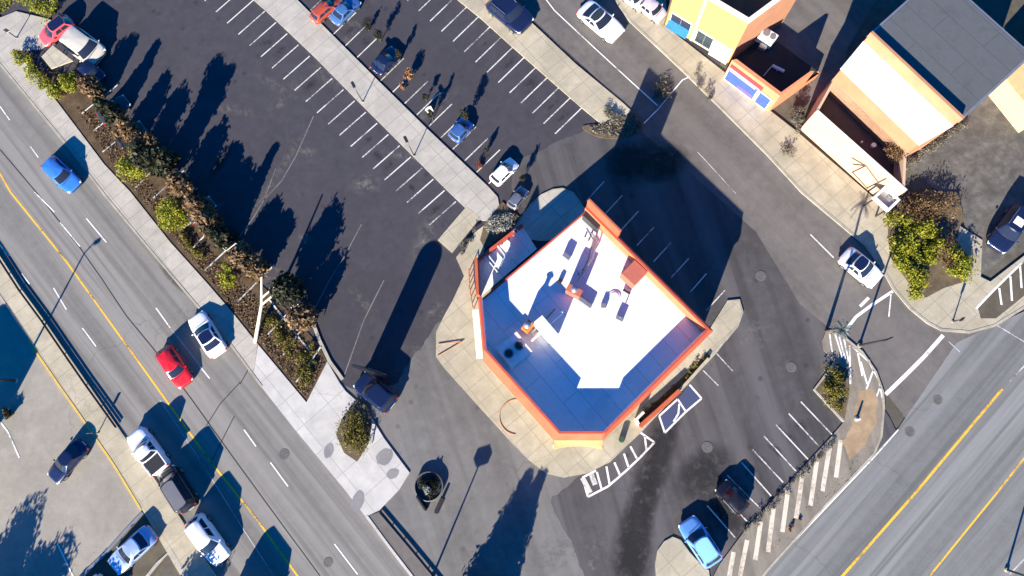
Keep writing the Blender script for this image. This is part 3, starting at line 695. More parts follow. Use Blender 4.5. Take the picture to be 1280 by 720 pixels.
    panel('windshield', [.35, 1, 2, 3, 4, 5, 5.65], .06, .93, gl)
    panel('side_window', [7.0, 7.6, 8.2, 8.55], .12, .88, gl); panel('side_window', [8.75, 9.5, 10.1, 10.5], .12, .88, gl)
    panel('rear_window', [11.4, 12, 13, 14, 15, 16, 16.6], .14, .9, gl)
    panel('side_window', [17.7, 18.2, 18.8, 19.25], .12, .88, gl); panel('side_window', [19.45, 20.2, 20.8, 21.3], .12, .88, gl)
    if roof is not None:
        bm = bmesh.new(); vv = [bm.verts.new((x * .93 + (wt_ + rt) / 2 * .07, y * .86, zr + .052)) for x, y, z in r1]; cc = bm.verts.new(((wt_ + rt) / 2, 0, zr + .078))
        for i in range(n): bm.faces.new((vv[i], vv[(i + 1) % n], cc))
        link('roof_panel', bm, roof, root, smooth=60)
    if skyroof:
        bm = bmesh.new(); box_bm(bm, ((wt_ * .6 + rt * .4), 0, zr + .072), (abs(wt_ - rt) * .34, rw * 1.15, .016), 0, .006)
        link('sunroof', bm, gl if roof is None else MT['whitemetal'], root)
    if (S['rails'] and rails is None) or rails:
        for s in (1, -1):
            bm = bmesh.new(); tube_bm(bm, [(wt_ - .25, s * rw * .9, zr + .06), (wt_ - .4, s * rw * .9, zr + .12), (rt + .3, s * rw * .9, zr + .12), (rt + .15, s * rw * .9, zr + .06)], .02, 6)
            link('roof_rail', bm, MT['greymetal'], root)
    if rack:
        bm = bmesh.new()
        for xx in (.3, .7): tube_bm(bm, [(wt_ + (rt - wt_) * xx, -rw * .95, zr + .1), (wt_ + (rt - wt_) * xx, rw * .95, zr + .1)], .025, 6)
        link('roof_rack', bm, MT['darkmetal'], root)
    if kind == 'pickup':
        x0, x1 = rb - .12, -.475 * L
        bm = bmesh.new(); bz = belt + .03
        box_bm(bm, ((x0 + x1) / 2, 0, bz + .004), (x0 - x1, W * .80, .05), 0, .02)
        link('bed_cover', bm, bed or MT['plastic'], root)
        for s in (1, -1):
            bm = bmesh.new(); box_bm(bm, ((x0 + x1) / 2, s * W * .44, bz + .02), (x0 - x1 + .1, W * .055, .09), 0, .02); link('bed_rail', bm, paint, root)
    # wheels
    wr = .33 * (k if k < 1 else 1) * (1.12 if kind in ('suv', 'pickup', 'van') else 1)
    for fx in (.305, -.30):
        for s in (1, -1):
            bm = bmesh.new(); disc_bm(bm, (0, 0, -.11), wr, .22, 20)
            bmesh.ops.rotate(bm, cent=(0, 0, 0), matrix=Matrix.Rotation(R(90), 3, 'X'), verts=bm.verts)
            wl = link('wheel', bm, MT['tyre'], root, (fx * L, s * (W / 2 - .10), wr), smooth=40)
            bm = bmesh.new(); disc_bm(bm, (0, 0, 0), wr * .62, .02, 16)
            bmesh.ops.rotate(bm, cent=(0, 0, 0), matrix=Matrix.Rotation(R(-90 * s), 3, 'X'), verts=bm.verts)
            link('rim', bm, MT['rim'], wl, (0, s * .108, 0))
    # lamps, mirrors, bumpers, plate
    for s in (1, -1):
        zl = S['nose'] * k * .88
        bm = bmesh.new(); box_bm(bm, (.458 * L, s * W * .355, zl), (.085 * L * .8, W * .15, .12 * k), -s * .42, .03); link('headlight', bm, MT['lampw'], root, smooth=50)
        bm = bmesh.new(); box_bm(bm, (-.480 * L, s * W * .365, S['tail'] * k * .84), (.05 * L * .7, W * .15, .13 * k), s * .3, .02); link('taillight', bm, MT['lampr'], root, smooth=50)
        bm = bmesh.new(); box_bm(bm, (wb - .28, s * (W * .5 + .07), belt + .03), (.12, .2, .13), s * .25, .03); link('mirror', bm, paint, root, smooth=50)
        for hx in ((.04,) if kind == 'pickup' else (.06, -.16)):
            bm = bmesh.new(); box_bm(bm, (hx * L, s * (W / 2 + .004), belt * .8), (.17, .02, .03), 0, .006)
            link('handle', bm, MT['plastic'] if kind == 'pickup' else MT['greymetal'], root)
    bm = bmesh.new(); box_bm(bm, (.486 * L, 0, .42 * k), (.04 * L, W * .62, .12 * k), 0, .02); link('grille', bm, MT['plastic'], root)
    bm = bmesh.new(); box_bm(bm, (-.495 * L, 0, .5 * k), (.02 * L, W * .3, .11 * k)); link('licence_plate', bm, MT['whitemetal'], root)
    bm = bmesh.new(); box_bm(bm, (wb + .16, -W * .04, belt + .028), (.03, W * .6, .015), .08); link('wiper', bm, MT['plastic'], root)
    return root

P_BLUE = CP('bright_blue', (.045, .21, .62)); P_RED = CP('scarlet', (.62, .012, .022), .1); P_WHITE = CP('white', (.78, .78, .78), 0)
P_NAVY = CP('navy', (.008, .017, .062), .3); P_SILV = CP('silver_blue', (.42, .55, .75), .45); P_BLACK = CP('black', (.014, .014, .018), .3)
P_SKY = CP('sky_blue', (.22, .50, .82), .2); P_GREY = CP('grey', (.20, .22, .26), .5); P_ROSE = CP('pale_rose', (.72, .60, .60), .2); P_BRICK = CP('brick_red', (.42, .07, .03), .1)
P_DGREY = CP('charcoal', (.035, .037, .045), .4)
RT_NAVY = NT('navy_glass_roof').done((.008, .015, .05), .16, None, 0, 0, .5); RT_SKY = NT('pale_blue_roof').done((.26, .55, .88), .25, None, 0, 0, .5)
RT_GREY = NT('grey_cover').done((.12, .12, .14), .6, None, 0, 0, .4)
GR, GL, GS = 'cars driving on the boulevard', 'cars parked in the striped lot stalls', 'vehicles parked along the corner sidewalk'
car('blue_hatchback', (75, 217), (36, 34), 49, 25, 'hatch', P_BLUE, 'bright blue hatchback driving alone on the boulevard', 'car', GR)
car('red_hatchback', (217, 458), (29, 44), 54, 25, 'hatch', P_RED, 'scarlet red hatchback driving beside a white car on the boulevard', 'car', GR)
car('white_sedan', (258, 418), (-28, -45), 58, 27, 'sedan', P_WHITE, 'white sedan with dark roof driving next to the red car', 'car', GR, roof=RT_NAVY)
car('pickup_truck', (183, 564), (-30, -42), 60, 28, 'pickup', P_WHITE, 'white pickup truck with dark bed cover, first of the row at the kerb', 'pickup truck', GS, hscale=1.22)
car('dark_van', (220, 612), (-27, -43), 58, 27, 'van', P_BLACK, 'black van with grey roof parked between two white vehicles', 'van', GS, roof=RT_GREY, hscale=1.18)
car('white_suv', (258, 675), (30, 42), 66, 28, 'suv', P_WHITE, 'white sport utility car parked behind the black van', 'car', GS, rails=0, hscale=1.2)
car('white_van', (314, 756), (30, 42), 66, 29, 'van', P_WHITE, 'white van parked at the kerb beyond the bottom picture edge', 'van', GS, hscale=1.15)
car('navy_sedan', (83, 577), (-40, 46), 60, 22, 'sedan', P_NAVY, 'dark navy sedan standing in the pale corner lot', 'car', 'cars on the corner lot', roof=RT_NAVY)
car('silver_sedan', (164, 688), (-45, 42), 68, 27, 'sedan', P_SILV, 'silver blue sedan parked in shade on the brown driveway', 'car', 'cars on the corner lot')
car('white_sedan', (106, 746), (-45, 42), 60, 26, 'sedan', P_WHITE, 'white sedan cut by the bottom picture edge beside the silver blue sedan', 'car', 'cars on the corner lot')
car('red_white_hatchback', (69, 37), (-37, 27), 46, 19, 'hatch', CP('red_white', (.66, .08, .10), 0), 'red hatchback with navy roof parked by the green hedge', 'car', GL, roof=RT_NAVY, hscale=.9)
car('cream_van', (103, 57), (36, 27), 44, 33, 'van', CP('cream_grey', (.50, .47, .40), 0), 'cream van with big windshield parked beside the beige shelter', 'van', GL)
car('navy_hatchback', (113, 90), (20, 17), 30, 21, 'hatch', P_NAVY, 'small navy hatchback in shade beside the cream van', 'car', GL, hscale=.8)
car('charcoal_sedan', (141, 136), (27, -21), 42, 19, 'sedan', P_DGREY, 'charcoal sedan in tree shade, nearest to the cream van', 'car', GL, hscale=.9)
car('charcoal_hatchback', (162, 168), (27, -21), 40, 19, 'hatch', P_BLACK, 'black hatchback in tree shade below the charcoal sedan', 'car', GL, hscale=.85)
car('grey_sedan', (250, 262), (27, -21), 38, 19, 'sedan', P_DGREY, 'charcoal sedan in tree shade above the white painted corner', 'car', GL, hscale=.9)
car('navy_suv', (637, 14), (40, 33), 56, 31, 'suv', P_NAVY, 'dark navy sport utility car on the tan median band', 'car', GS, roof=RT_NAVY)
car('white_coupe', (751, 26), (38, 32), 59, 28, 'coupe', P_WHITE, 'white coupe with dark windows and roof stripe on the side street', 'car', 'cars on the side street', rack=True, roof=MT['shopglass'])
car('rose_hatchback', (816, 11), (22, 18), 34, 20, 'hatch', P_ROSE, 'pale rose hatchback parked on the pavement beside the yellow building', 'car', 'cars on the side street', hscale=.85)
car('white_hatchback', (793, -4), (22, 18), 34, 20, 'hatch', P_WHITE, 'white hatchback cut by the top picture edge near the rose hatchback', 'car', 'cars on the side street', hscale=.85)
car('blue_white_sedan', (1077, 334), (37, 31), 56, 27, 'sedan', P_WHITE, 'white sedan with navy roof turning beside the big lime shrub', 'car', 'cars on the side street', roof=RT_NAVY)
car('navy_suv', (1264, 285), (-36, 50), 62, 30, 'suv', P_NAVY, 'navy sport utility car with pale sunroof in the rear driveway', 'car', GL, roof=RT_NAVY, skyroof=True)
car('sky_blue_hatchback', (876, 678), (-33, -50), 66, 29, 'hatch', CP('clear_blue', (.13, .34, .70), .1), 'light blue hatchback parked beside the rounded end island', 'car', GL, roof=RT_SKY)
car('navy_hatchback', (469, 490), (-37, -31), 54, 30, 'suv', P_NAVY, 'navy hatchback parked above the lime planter by the apron', 'car', GL, roof=RT_NAVY, rails=0)
car('dark_sedan', (482, 75), (20, -20), 38, 20, 'sedan', P_NAVY, 'dark navy sedan in a stall beside the rust coloured tree', 'car', GL, roof=RT_NAVY, hscale=.85)
car('brick_red_hatchback', (407, 10), (20, -18), 44, 15, 'hatch', P_BRICK, 'brick red hatchback in the stall nearest the top of the median', 'car', GL, hscale=.8)
car('blue_sedan', (431, 12), (20, -20), 42, 18, 'sedan', CP('mid_blue', (.07, .17, .38)), 'blue sedan parked next to the brick red hatchback', 'car', GL, hscale=.8)
car('blue_hatchback', (576, 162), (14, -16), 31, 19, 'hatch', CP('steel_blue', (.05, .13, .36)), 'small steel blue hatchback between two white stall lines', 'car', GL, hscale=.8)
car('white_hatchback', (630, 214), (18, -18), 38, 18, 'hatch', P_WHITE, 'white hatchback in the stall near the lower end of the median', 'car', GL, hscale=.8, roof=MT['whitemetal'])
car('grey_hatchback', (647, 247), (14, -19), 30, 15, 'hatch', P_GREY, 'grey hatchback in restaurant shade beside the silver shrub bed', 'car', GL, hscale=.75)
car('black_hatchback', (916, 622), (-30, -33), 44, 24, 'hatch', P_BLACK, 'black hatchback in the stall row of the side lot', 'car', GL, hscale=.9)
# ------------------------------------------------------------------ buildings
def offset_loop(pts, dists):
    """polygon with each edge i (pts[i] to pts[i+1]) moved outward by dists[i]"""
    n = len(pts); area = sum(pts[i].x * pts[(i + 1) % n].y - pts[(i + 1) % n].x * pts[i].y for i in range(n)); s = 1 if area > 0 else -1
    if not hasattr(dists, '__len__'): dists = [dists] * n
    L = []
    for i in range(n):
        a, b = pts[i], pts[(i + 1) % n]; t = (b - a).normalized(); nn = Vector((t.y, -t.x, 0)) * s
        L.append((a + nn * dists[i], t))
    out = []
    for i in range(n):
        (p, t), (q, u) = L[i - 1], L[i]; den = t.x * u.y - t.y * u.x
        k = ((q.x - p.x) * u.y - (q.y - p.y) * u.x) / den
        out.append(p + t * k)
    return out
def band_bm(bm, rings, closed=True):
    """strip surface through rings [(pts, z), ...]"""
    vs_ = [[bm.verts.new((p.x, p.y, z)) for p in pts] for pts, z in rings]; n = len(vs_[0])
    for a, b in zip(vs_, vs_[1:]):
        for i in range(n if closed else n - 1): bm.faces.new((a[i], a[(i + 1) % n], b[(i + 1) % n], b[i]))
    return vs_
def flat_bm(bm, pts, z):
    f = bm.faces.new([bm.verts.new((p.x, p.y, z)) for p in pts]); f.normal_update(); bmesh.ops.triangulate(bm, faces=[f])
def wall_panel(parent, name, A, B, s0, s1, z0, z1, mat, proud=.03, thick=.06, bevel=0):
    """a box against the wall that runs from A to B (outside is to the right of A->B), s in metres along it"""
    t = (V2(B) - V2(A)).normalized(); nn = Vector((t.y, -t.x, 0)); c = V2(A) + t * (s0 + s1) / 2 + nn * (proud - thick / 2)
    bm = bmesh.new(); box_bm(bm, (c.x, c.y, (z0 + z1) / 2), (s1 - s0, thick, z1 - z0), math.atan2(t.y, t.x), bevel)
    return link(name, bm, mat, parent)

# ---- restaurant
HT, HM, HD = 5.7, 4.7, 3.55
RP = [V2(U(*p, HT)) for p in ((733, 258), (887, 412), (756, 542), (699, 542), (605, 437), (599, 371))]
rest = empty('restaurant', (RP[0].x, RP[0].y, 0), 'corner restaurant with white roof inside an orange parapet', 'restaurant')
ro = rest.location.copy()
def loc(pts): return [p - V2(ro) for p in pts]
RL = loc(RP)
NWIN = .02
inner, outer, wall = offset_loop(RL, [-.18] * 5 + [-NWIN]), offset_loop(RL, [.55, .5, .8, 1.0, .3, .0]), offset_loop(RL, [.25, .2, .45, .6, .1, -.01])
HC = HD + 1.72                                             # the front chamfer is lower
outer = offset_loop(RL, [.45, .4, .65, .8, .25, .0])
bm = bmesh.new(); band_bm(bm, [(wall, 0), (wall, HD)]); link('wall', bm, MT['tanwall'], rest)
def cap(bm, k, ht, hm): bm.faces.new([bm.verts.new((q[k].x, q[k].y, z)) for q, z in ((inner, HD - .1), (inner, ht), (RL, ht), (outer, hm), (outer, hm - .3), (wall, hm - .25), (wall, HD - .1))])
for nm, sl, ht, hm in (('mansard', slice(0, 3), HT, HM), ('mansard', slice(3, 6), HT, HM), ('front_mansard', slice(2, 4), HC, HC - .9)):
    bm = bmesh.new(); band_bm(bm, [(wall[sl], HD - .1), (wall[sl], hm - .26), (outer[sl], hm - .3), (outer[sl], hm), (RL[sl], ht), (inner[sl], ht)], False)
    if nm == 'mansard': cap(bm, sl.start, ht, hm); cap(bm, sl.stop - 1, ht, hm)
    link(nm, bm, MT['band'], rest)
for sl, ht, mt in ((slice(0, 2), HT, MT['bandin']), (slice(1, 3), HT, MT['deck']), (slice(3, 6), HT, MT['deck']), (slice(2, 4), HC, MT['deck'])):
    bm = bmesh.new(); ins = offset_loop(RL, [-.184] * 5 + [-NWIN]); band_bm(bm, [(ins[sl], ht), (ins[sl], HD - .1)], False); link('parapet_lining', bm, mt, rest)
deck = offset_loop(RL, [-.185] * 5 + [.02])
bm = bmesh.new(); flat_bm(bm, deck, HD); roof = link('roof', bm, MT['deck'], rest)
a, b = RL[5], RL[0]; tt = b - a; c = (a + b) / 2; bm = bmesh.new(); box_bm(bm, (c.x, c.y, HD + .02), (tt.length + .2, .16, .3), math.atan2(tt.y, tt.x)); link('low_parapet', bm, MT['redtrim'], rest)
for sl, ht in ((slice(0, 3), HT), (slice(3, 6), HT), (slice(2, 4), HC)):
    bm = bmesh.new(); ca, cb_ = offset_loop(RL, .02)[sl], offset_loop(inner, -.03)[sl]; band_bm(bm, [(ca, ht + .004), (ca, ht + .05), (cb_, ht + .05), (cb_, ht + .004)], False); link('coping', bm, MT['redtrim'], rest)
# tall sign wall at the back corner
a, b = RL[0], RL[0].lerp(RL[1], .26); t = (b - a).normalized(); nn = Vector((t.y, -t.x, 0))
if nn.dot(RL[3]) > 0: nn = -nn
pts = [a + nn * .02, b + nn * .02, b + nn * .3, a + nn * .3]
bm = bmesh.new(); prism_bm(bm, pts, HT - .6, 7.7, .05); link('sign_wall', bm, MT['band'], rest)
# dark rooftop openings and unit housings
def roof_box(name, px, size, h, mat, rzpx, lab, z=HD, cat='roof unit', bev=.04, extra=None):
    g = U(*px, z); hd = U(px[0] + rzpx[0], px[1] + rzpx[1], z) - g
    root = empty(name, (g.x, g.y, z), lab, cat, 'equipment on the restaurant roof', math.atan2(hd.y, hd.x))
    bm = bmesh.new(); box_bm(bm, (0, 0, h / 2 + .12), (size[0], size[1], h), 0, bev); link('housing', bm, mat, root)
    bm = bmesh.new()
    for sx in (-.38, .38): box_bm(bm, (sx * size[0], 0, .06), (.1, size[1] * .9, .12))
    link('base_rail', bm, MT['darkmetal'], root)
    if extra: extra(root, size, h)
    return root
def ex_fans(root, size, h):
    for s in (-.24, .24):
        bm = bmesh.new(); disc_bm(bm, (s * size[0], 0, h + .12), size[1] * .2, .1, 20); fn = link('fan_cowl', bm, MT['greymetal'], root)
        bm = bmesh.new(); disc_bm(bm, (s * size[0], 0, h + .225), size[1] * .15, .006, 16); link('fan_guard', bm, MT['darkmetal'], fn)
    bm = bmesh.new()
    for k in range(7): box_bm(bm, (-size[0] * .5 - .01, -size[1] * .36 + k * size[1] * .12, h * .6), (.02, size[1] * .05, h * .6))
    link('louvre', bm, MT['darkmetal'], root)
def ex_stack(root, size, h):
    bm = bmesh.new(); disc_bm(bm, (0, 0, h + .12), .22, .55, 16); link('stack', bm, MT['greymetal'], root)
    bm = bmesh.new(); disc_bm(bm, (0, 0, h + .72), .36, .14, 16, .1); link('rain_cap', bm, MT['greymetal'], root)
roof_box('air_conditioner', (643, 438), (2.6, 2.5, ), .75, MT['whitemetal'], (36, -28), 'large white air conditioner in shade near the west parapet', extra=ex_fans)
roof_box('orange_vent', (660, 410), (.75, 1.1), 1.6, MT['orange'], (28, 22), 'orange box vent beside the long roof ducts', cat='roof vent', extra=ex_stack)
roof_box('tall_exhaust', (682, 413), (1.2, 2.4), 1.55, MT['whitemetal'], (36, -30), 'white exhaust housing casting a broad shadow on the roof', cat='roof vent')
roof_box('red_vent_box', (717, 367), (.8, 1.5), 1.7, MT['redmetal'], (14, -26), 'rust red exhaust box in the middle of the white roof', cat='roof vent', extra=ex_stack)
roof_box('grey_duct_box', (731, 379), (.45, 1.5), .5, MT['greymetal'], (16, -22), 'low grey duct box beside the rust red exhaust', cat='roof vent')
roof_box('red_chimney_box', (790, 346), (1.7, 1.9), 1.9, MT['redmetal'], (28, 26), 'rust red square housing against the back parapet', cat='roof unit')
roof_box('round_vent_base', (754, 383), (.5, .5), .45, MT['greymetal'], (1, 0), 'small square vent left of the round hatch', cat='roof vent')
roof_box('roof_vent', (774, 399), (.75, .45), .5, MT['greymetal'], (20, 10), 'small grey vent with pipe below the round hatch', cat='roof vent', extra=lambda r_, s_, h_: link('pipe', (lambda q: (tube_bm(q, [(0, .1, h_), (0, .1, h_ + .5)], .06, 8), q)[1])(bmesh.new()), MT['greymetal'], r_))
roof_box('roof_vent', (783, 365), (.8, .25), .25, MT['darkmetal'], (20, 12), 'row of dark vent caps below the rust red housing', cat='roof vent')
roof_box('roof_vent', (708, 322), (.5, .8), .6, MT['greymetal'], (16, -20), 'grey vent near the upper part of the roof', cat='roof vent')
roof_box('roof_vent', (700, 352), (.4, .4), .35, MT['darkmetal'], (16, -20), 'small dark vent left of the rust red exhaust', cat='roof vent')
g = U(768, 371, HD); bm = bmesh.new(); disc_bm(bm, (0, 0, 0), .6, .1, 28); disc_bm(bm, (0, 0, .1), .52, .08, 28, .4)
hb = link('roof_hatch', bm, MT['deck'], loc=(g.x, g.y, HD)); tag(hb, 'round white roof hatch in the white roof', 'roof hatch', 'equipment on the restaurant roof')
def pipe_thing(name, px, z, r, mat, lab, cat='pipe', group='equipment on the restaurant roof', legs=True):
    pts = [U(*p, zz) for p, zz in zip(px, z)]; g = pts[0].copy(); g.z = 0
    root = empty(name, (g.x, g.y, HD if group.startswith('equip') else 0), lab, cat, group); off = Vector(root.location)
    bm = bmesh.new(); tube_bm(bm, [p - off for p in pts], r, 10); link('pipe', bm, mat, root, smooth=50)
    if legs:
        bm = bmesh.new()
        for p in (pts[0].lerp(pts[-1], .15), pts[0].lerp(pts[-1], .85)): q = p - off; box_bm(bm, (q.x, q.y, (q.z - r) / 2), (.12, .12, max(.05, q.z - r)))
        link('support', bm, MT['darkmetal'], root)
    return root
pipe_thing('roof_duct', [(664, 426), (684, 407), (703, 390)], [HD + .75] * 3, .15, MT['whitemetal'], 'long pale duct, lower one of two beside the orange vent', 'duct')
pipe_thing('roof_duct', [(664, 416), (680, 401), (694, 386)], [HD + .6] * 3, .11, MT['greymetal'], 'long pale duct, upper one of two beside the orange vent', 'duct')
pipe_thing('roof_pipe', [(733, 285), (742, 300), (735, 325), (722, 352)], [HD + .4, HD + .5, HD + .5, HD + .4], .1, MT['greymetal'], 'bent grey pipe bundle near the back corner of the roof')
pipe_thing('roof_pipe', [(738, 290), (747, 300), (741, 322), (727, 345)], [HD + .9, HD + .9, HD + .8, HD + .6], .08, MT['greymetal'], 'thin bent grey pipe right of the bundle at the back corner')
g = U(741, 287, HD); bx = roof_box('dark_cabinet', (739, 280), (2.0, .7), 1.5, MT['darkmetal'], (22, 21), 'dark cabinet tucked under the tall corner sign wall', cat='roof unit')
# walled patio on the west side with white beams
AX = [V2(U(*p, .2)) - V2(ro) for p in ((599, 372), (597, 327), (653, 283), (671, 311))]
bm = bmesh.new(); prism_bm(bm, AX, .1, .2); bm.normal_update(); bmesh.ops.triangulate(bm, faces=[f for f in bm.faces if len(f.verts) > 4]); link('patio_floor', bm, MT['deck'], rest)
for (p, q, m_, h_) in ((AX[1], AX[2], MT['redtrim'], .8), (AX[0], AX[1], MT['band'], 1.9)):
    tt = q - p; c = (p + q) / 2; bm = bmesh.new(); box_bm(bm, (c.x, c.y, .1 + h_ / 2), (tt.length, .3 + 0, h_), math.atan2(tt.y, tt.x)); link('patio_parapet', bm, m_, rest)
for s in (((606, 321), (621, 339)), ((610, 319), (624, 336)), ((622, 307), (637, 327)), ((626, 306), (639, 323)), ((634, 300), (643, 312)), ((642, 289), (656, 306)), ((646, 287), (658, 302))):
    a, b = U(*s[0], .9) - ro, U(*s[1], .9) - ro; bm = bmesh.new(); tt = V2(b - a)
    c = (a + b) / 2; box_bm(bm, (c.x, c.y, .9), (tt.length, .1, .1), math.atan2(tt.y, tt.x))
    for e in (a, b): box_bm(bm, (e.x, e.y, .53), (.08, .08, .66))
    link('pergola_beam', bm, MT['whitemetal'], rest)
# front porch under the chamfer, shop windows, back door
S3, S2 = RL[3], RL[2]; fw, fe = wall[3], wall[2]
def edge(a, b, centre):
    """order a wall so that outside lies to the right of A->B"""
    t = (b - a); nn = Vector((t.y, -t.x, 0)); return (a, b) if nn.dot((a + b) / 2 - centre) > 0 else (b, a)
cen = sum(RL, Vector()) / 6
A_, B_ = edge(wall[2], wall[3], cen); Lw = (B_ - A_).length
dr = wall_panel(rest, 'door', A_, B_, Lw * .5 - .95, Lw * .5 + .95, .13, 2.4, MT['shopglass'], .04)
for k in (-.35, .3): wall_panel(rest, 'window', A_, B_, Lw * (.5 + k) - .5, Lw * (.5 + k) + .5, .7, 2.4, MT['shopglass'], .04)
A_, B_ = edge(wall[1], wall[2], cen); Lw = (B_ - A_).length
for k in range(6):
    w_ = wall_panel(rest, 'window', A_, B_, 1 + k * (Lw - 2) / 6, 1 + (k + .8) * (Lw - 2) / 6, .8, 2.6, MT['shopglass'], .035)
A_, B_ = edge(wall[3], wall[4], cen); Lw = (B_ - A_).length
for k in range(4):
    w_ = wall_panel(rest, 'window', A_, B_, 1 + k * (Lw - 2) / 4, 1 + (k + .75) * (Lw - 2) / 4, .8, 2.6, MT['shopglass'], .035)
A_, B_ = edge(outer[2], outer[3], cen); tt = (B_ - A_).normalized(); nn = Vector((tt.y, -tt.x, 0)); Lw = (B_ - A_).length
bm = bmesh.new(); rr = []
for i in range(9):
    s = i / 8; sag = .35 - .55 * (1 - (2 * s - 1) ** 2) * .6
    p = A_ + tt * (Lw * s); q = p + nn * (.55 + sag)
    rr.append([bm.verts.new((p.x, p.y, HC - 1.24)), bm.verts.new((q.x, q.y, HC - 1.5)), bm.verts.new((q.x, q.y, HC - 1.7)), bm.verts.new((p.x, p.y, HC - 1.5))])
for a, b in zip(rr, rr[1:]):
    for i in range(3): bm.faces.new((a[i], a[i + 1], b[i + 1], b[i]))
bm.faces.new(rr[0]); bm.faces.new(rr[-1]); link('porch_canopy', bm, flat_mat('apricot_canopy', (.66, .30, .12), .7), rest)
for s in (.02, .98):
    p = A_ + tt * Lw * s + nn * .6; bm = bmesh.new(); disc_bm(bm, (p.x, p.y, .13), .2, HC - 1.8, 16); link('porch_post', bm, MT['cream'], rest)
A_, B_ = edge(wall[4], wall[5], cen); wall_panel(rest, 'white_awning', A_, B_, .6, (B_ - A_).length - .4, 2.1, 2.35, MT['cream'], 1.0, 1.0)

# low orange wall with planted bed on the south east side
def low_wall(name, px, z1, w, mat, lab, cat='wall', z0=.1, group=None):
    pts = US(px, z1); bm = bmesh.new(); rows = []
    for i, p in enumerate(pts):
        t = (V2(pts[min(i + 1, len(pts) - 1)]) - V2(pts[max(i - 1, 0)])).normalized(); n_ = Vector((-t.y, t.x, 0)) * w / 2
        rows.append([bm.verts.new((p.x + n_.x * s, p.y + n_.y * s, z)) for s, z in ((-1, z0), (-1, z1), (1, z1), (1, z0))])
    for i in range(len(rows) - 1):
        for k in range(4): bm.faces.new((rows[i][k], rows[i][(k + 1) % 4], rows[i + 1][(k + 1) % 4], rows[i + 1][k]))
    bm.faces.new(rows[0]); bm.faces.new(rows[-1])
    return tag(link(name, bm, mat), lab, cat, group)
low_wall('patio_wall', [(800, 533), (826, 510), (850, 488)], 1.1, .4, MT['band'], 'low orange wall between the restaurant patio and the blue bays')
low_wall('patio_wall', [(851, 487), (870, 466), (886, 448)], .55, .3, MT['tan'], 'low tan wall beside the narrow planted bed')
low_wall('patio_wall', [(799, 532), (796, 524), (805, 515)], 1.1, .25, MT['cream'], 'short cream end wall at the lower end of the patio', z0=.1)
sheet('patio_bed', [(798, 523), (846, 478), (870, 455), (884, 440), (888, 446), (852, 484), (802, 530)], .14, MT['soil'])
hedge('low_shrubs', [(800, 524), (825, 502), (846, 483)], .8, .5, 'low dark brown shrubs behind the orange patio wall', 'shrubs', MT['browntwig'], 'planted beds by the restaurant', 160, .13)
hedge('low_shrubs', [(850, 477), (866, 461), (880, 446)], .6, .4, 'low olive shrubs behind the tan patio wall', 'shrubs', MT['olive'], 'planted beds by the restaurant', 160, .13)
pipe_thing('blue_bin', [(777, 550), (777, 549)], [.15, .85], .3, flat_mat('green_bin', (.05, .10, .06), .5), 'small green litter bin at the restaurant porch corner', 'bin', 'street furniture', legs=False)

# ---- yellow building
HY = 8.0
Sx = V2(U(936.5, 27, HY)); Wg = V2(U(830, 30, 0)); Wx = Wg; Ex = V2(U(1012, -29, HY)); Nx = Wx + Ex - Sx
yb = empty('yellow_building', (Sx.x, Sx.y, 0), 'tall yellow shop building with white trim and blue awning', 'building'); yo = V2(Sx)
YP = [p - yo for p in (Sx, Ex, Nx, Wx)]; cy = sum(YP, Vector()) / 4
bm = bmesh.new(); band_bm(bm, [(YP, 0), (YP, HY - .25)]); link('wall', bm, MT['yellowwall'], yb)
A_, B_ = edge(YP[0], YP[1], cy); wall_panel(yb, 'side_wall', A_, B_, .0, (B_ - A_).length, .02, HY - .27, MT['orangewall'], .02, .03)
YI = offset_loop(YP, -.35)
bm = bmesh.new(); band_bm(bm, [(offset_loop(YP, .06), HY - .25), (offset_loop(YP, .06), HY), (YI, HY), (YI, HY - 2.2)]); link('parapet', bm, MT['cream'], yb)
bm = bmesh.new(); flat_bm(bm, offset_loop(YI, -.002), HY - 2.0); link('roof', bm, MT['darkroof'], yb)
A_, B_ = edge(YP[3], YP[0], cy); Lw = (B_ - A_).length
def yw(name, f0, f1, z0, z1, mat, proud=.04, thick=.08): return wall_panel(yb, name, A_, B_, Lw * f0, Lw * f1, z0, z1, mat, proud, thick)
rev = (A_ - YP[3]).length > .1
def fr(a, b): return (1 - b, 1 - a) if rev else (a, b)
def win(f0, f1, z0, z1, mat):
    f0, f1 = fr(f0, f1); w_ = yw('window', f0, f1, z0, z1, mat, .05)
    for q in ((f0 - .012, f0, z0 - .1, z1 + .1), (f1, f1 + .012, z0 - .1, z1 + .1), (f0 - .012, f1 + .012, z1, z1 + .14), (f0 - .012, f1 + .012, z0 - .16, z0)):
        t_ = (B_ - A_).normalized(); nn_ = Vector((t_.y, -t_.x, 0)); c = A_ + t_ * Lw * (q[0] + q[1]) / 2 + nn_ * .04
        bm = bmesh.new(); box_bm(bm, (c.x, c.y, (q[2] + q[3]) / 2), (Lw * (q[1] - q[0]), .12, q[3] - q[2]), math.atan2(t_.y, t_.x)); link('frame', bm, MT['cream'], w_)
    f = (f0 + f1) / 2; t_ = (B_ - A_).normalized(); nn_ = Vector((t_.y, -t_.x, 0)); c = A_ + t_ * Lw * f + nn_ * .06
    bm = bmesh.new(); box_bm(bm, (c.x, c.y, (z0 + z1) / 2), (.06, .06, z1 - z0), math.atan2(t_.y, t_.x)); link('mullion', bm, MT['greymetal'], w_)
win(.07, .36, .9, 2.7, MT['glass']); win(.47, .70, .4, 2.5, MT['shopglass'])
a_, b_ = fr(.06, .37); bm = bmesh.new(); t_ = (B_ - A_).normalized(); nn_ = Vector((t_.y, -t_.x, 0)); p, q = A_ + t_ * Lw * a_, A_ + t_ * Lw * b_
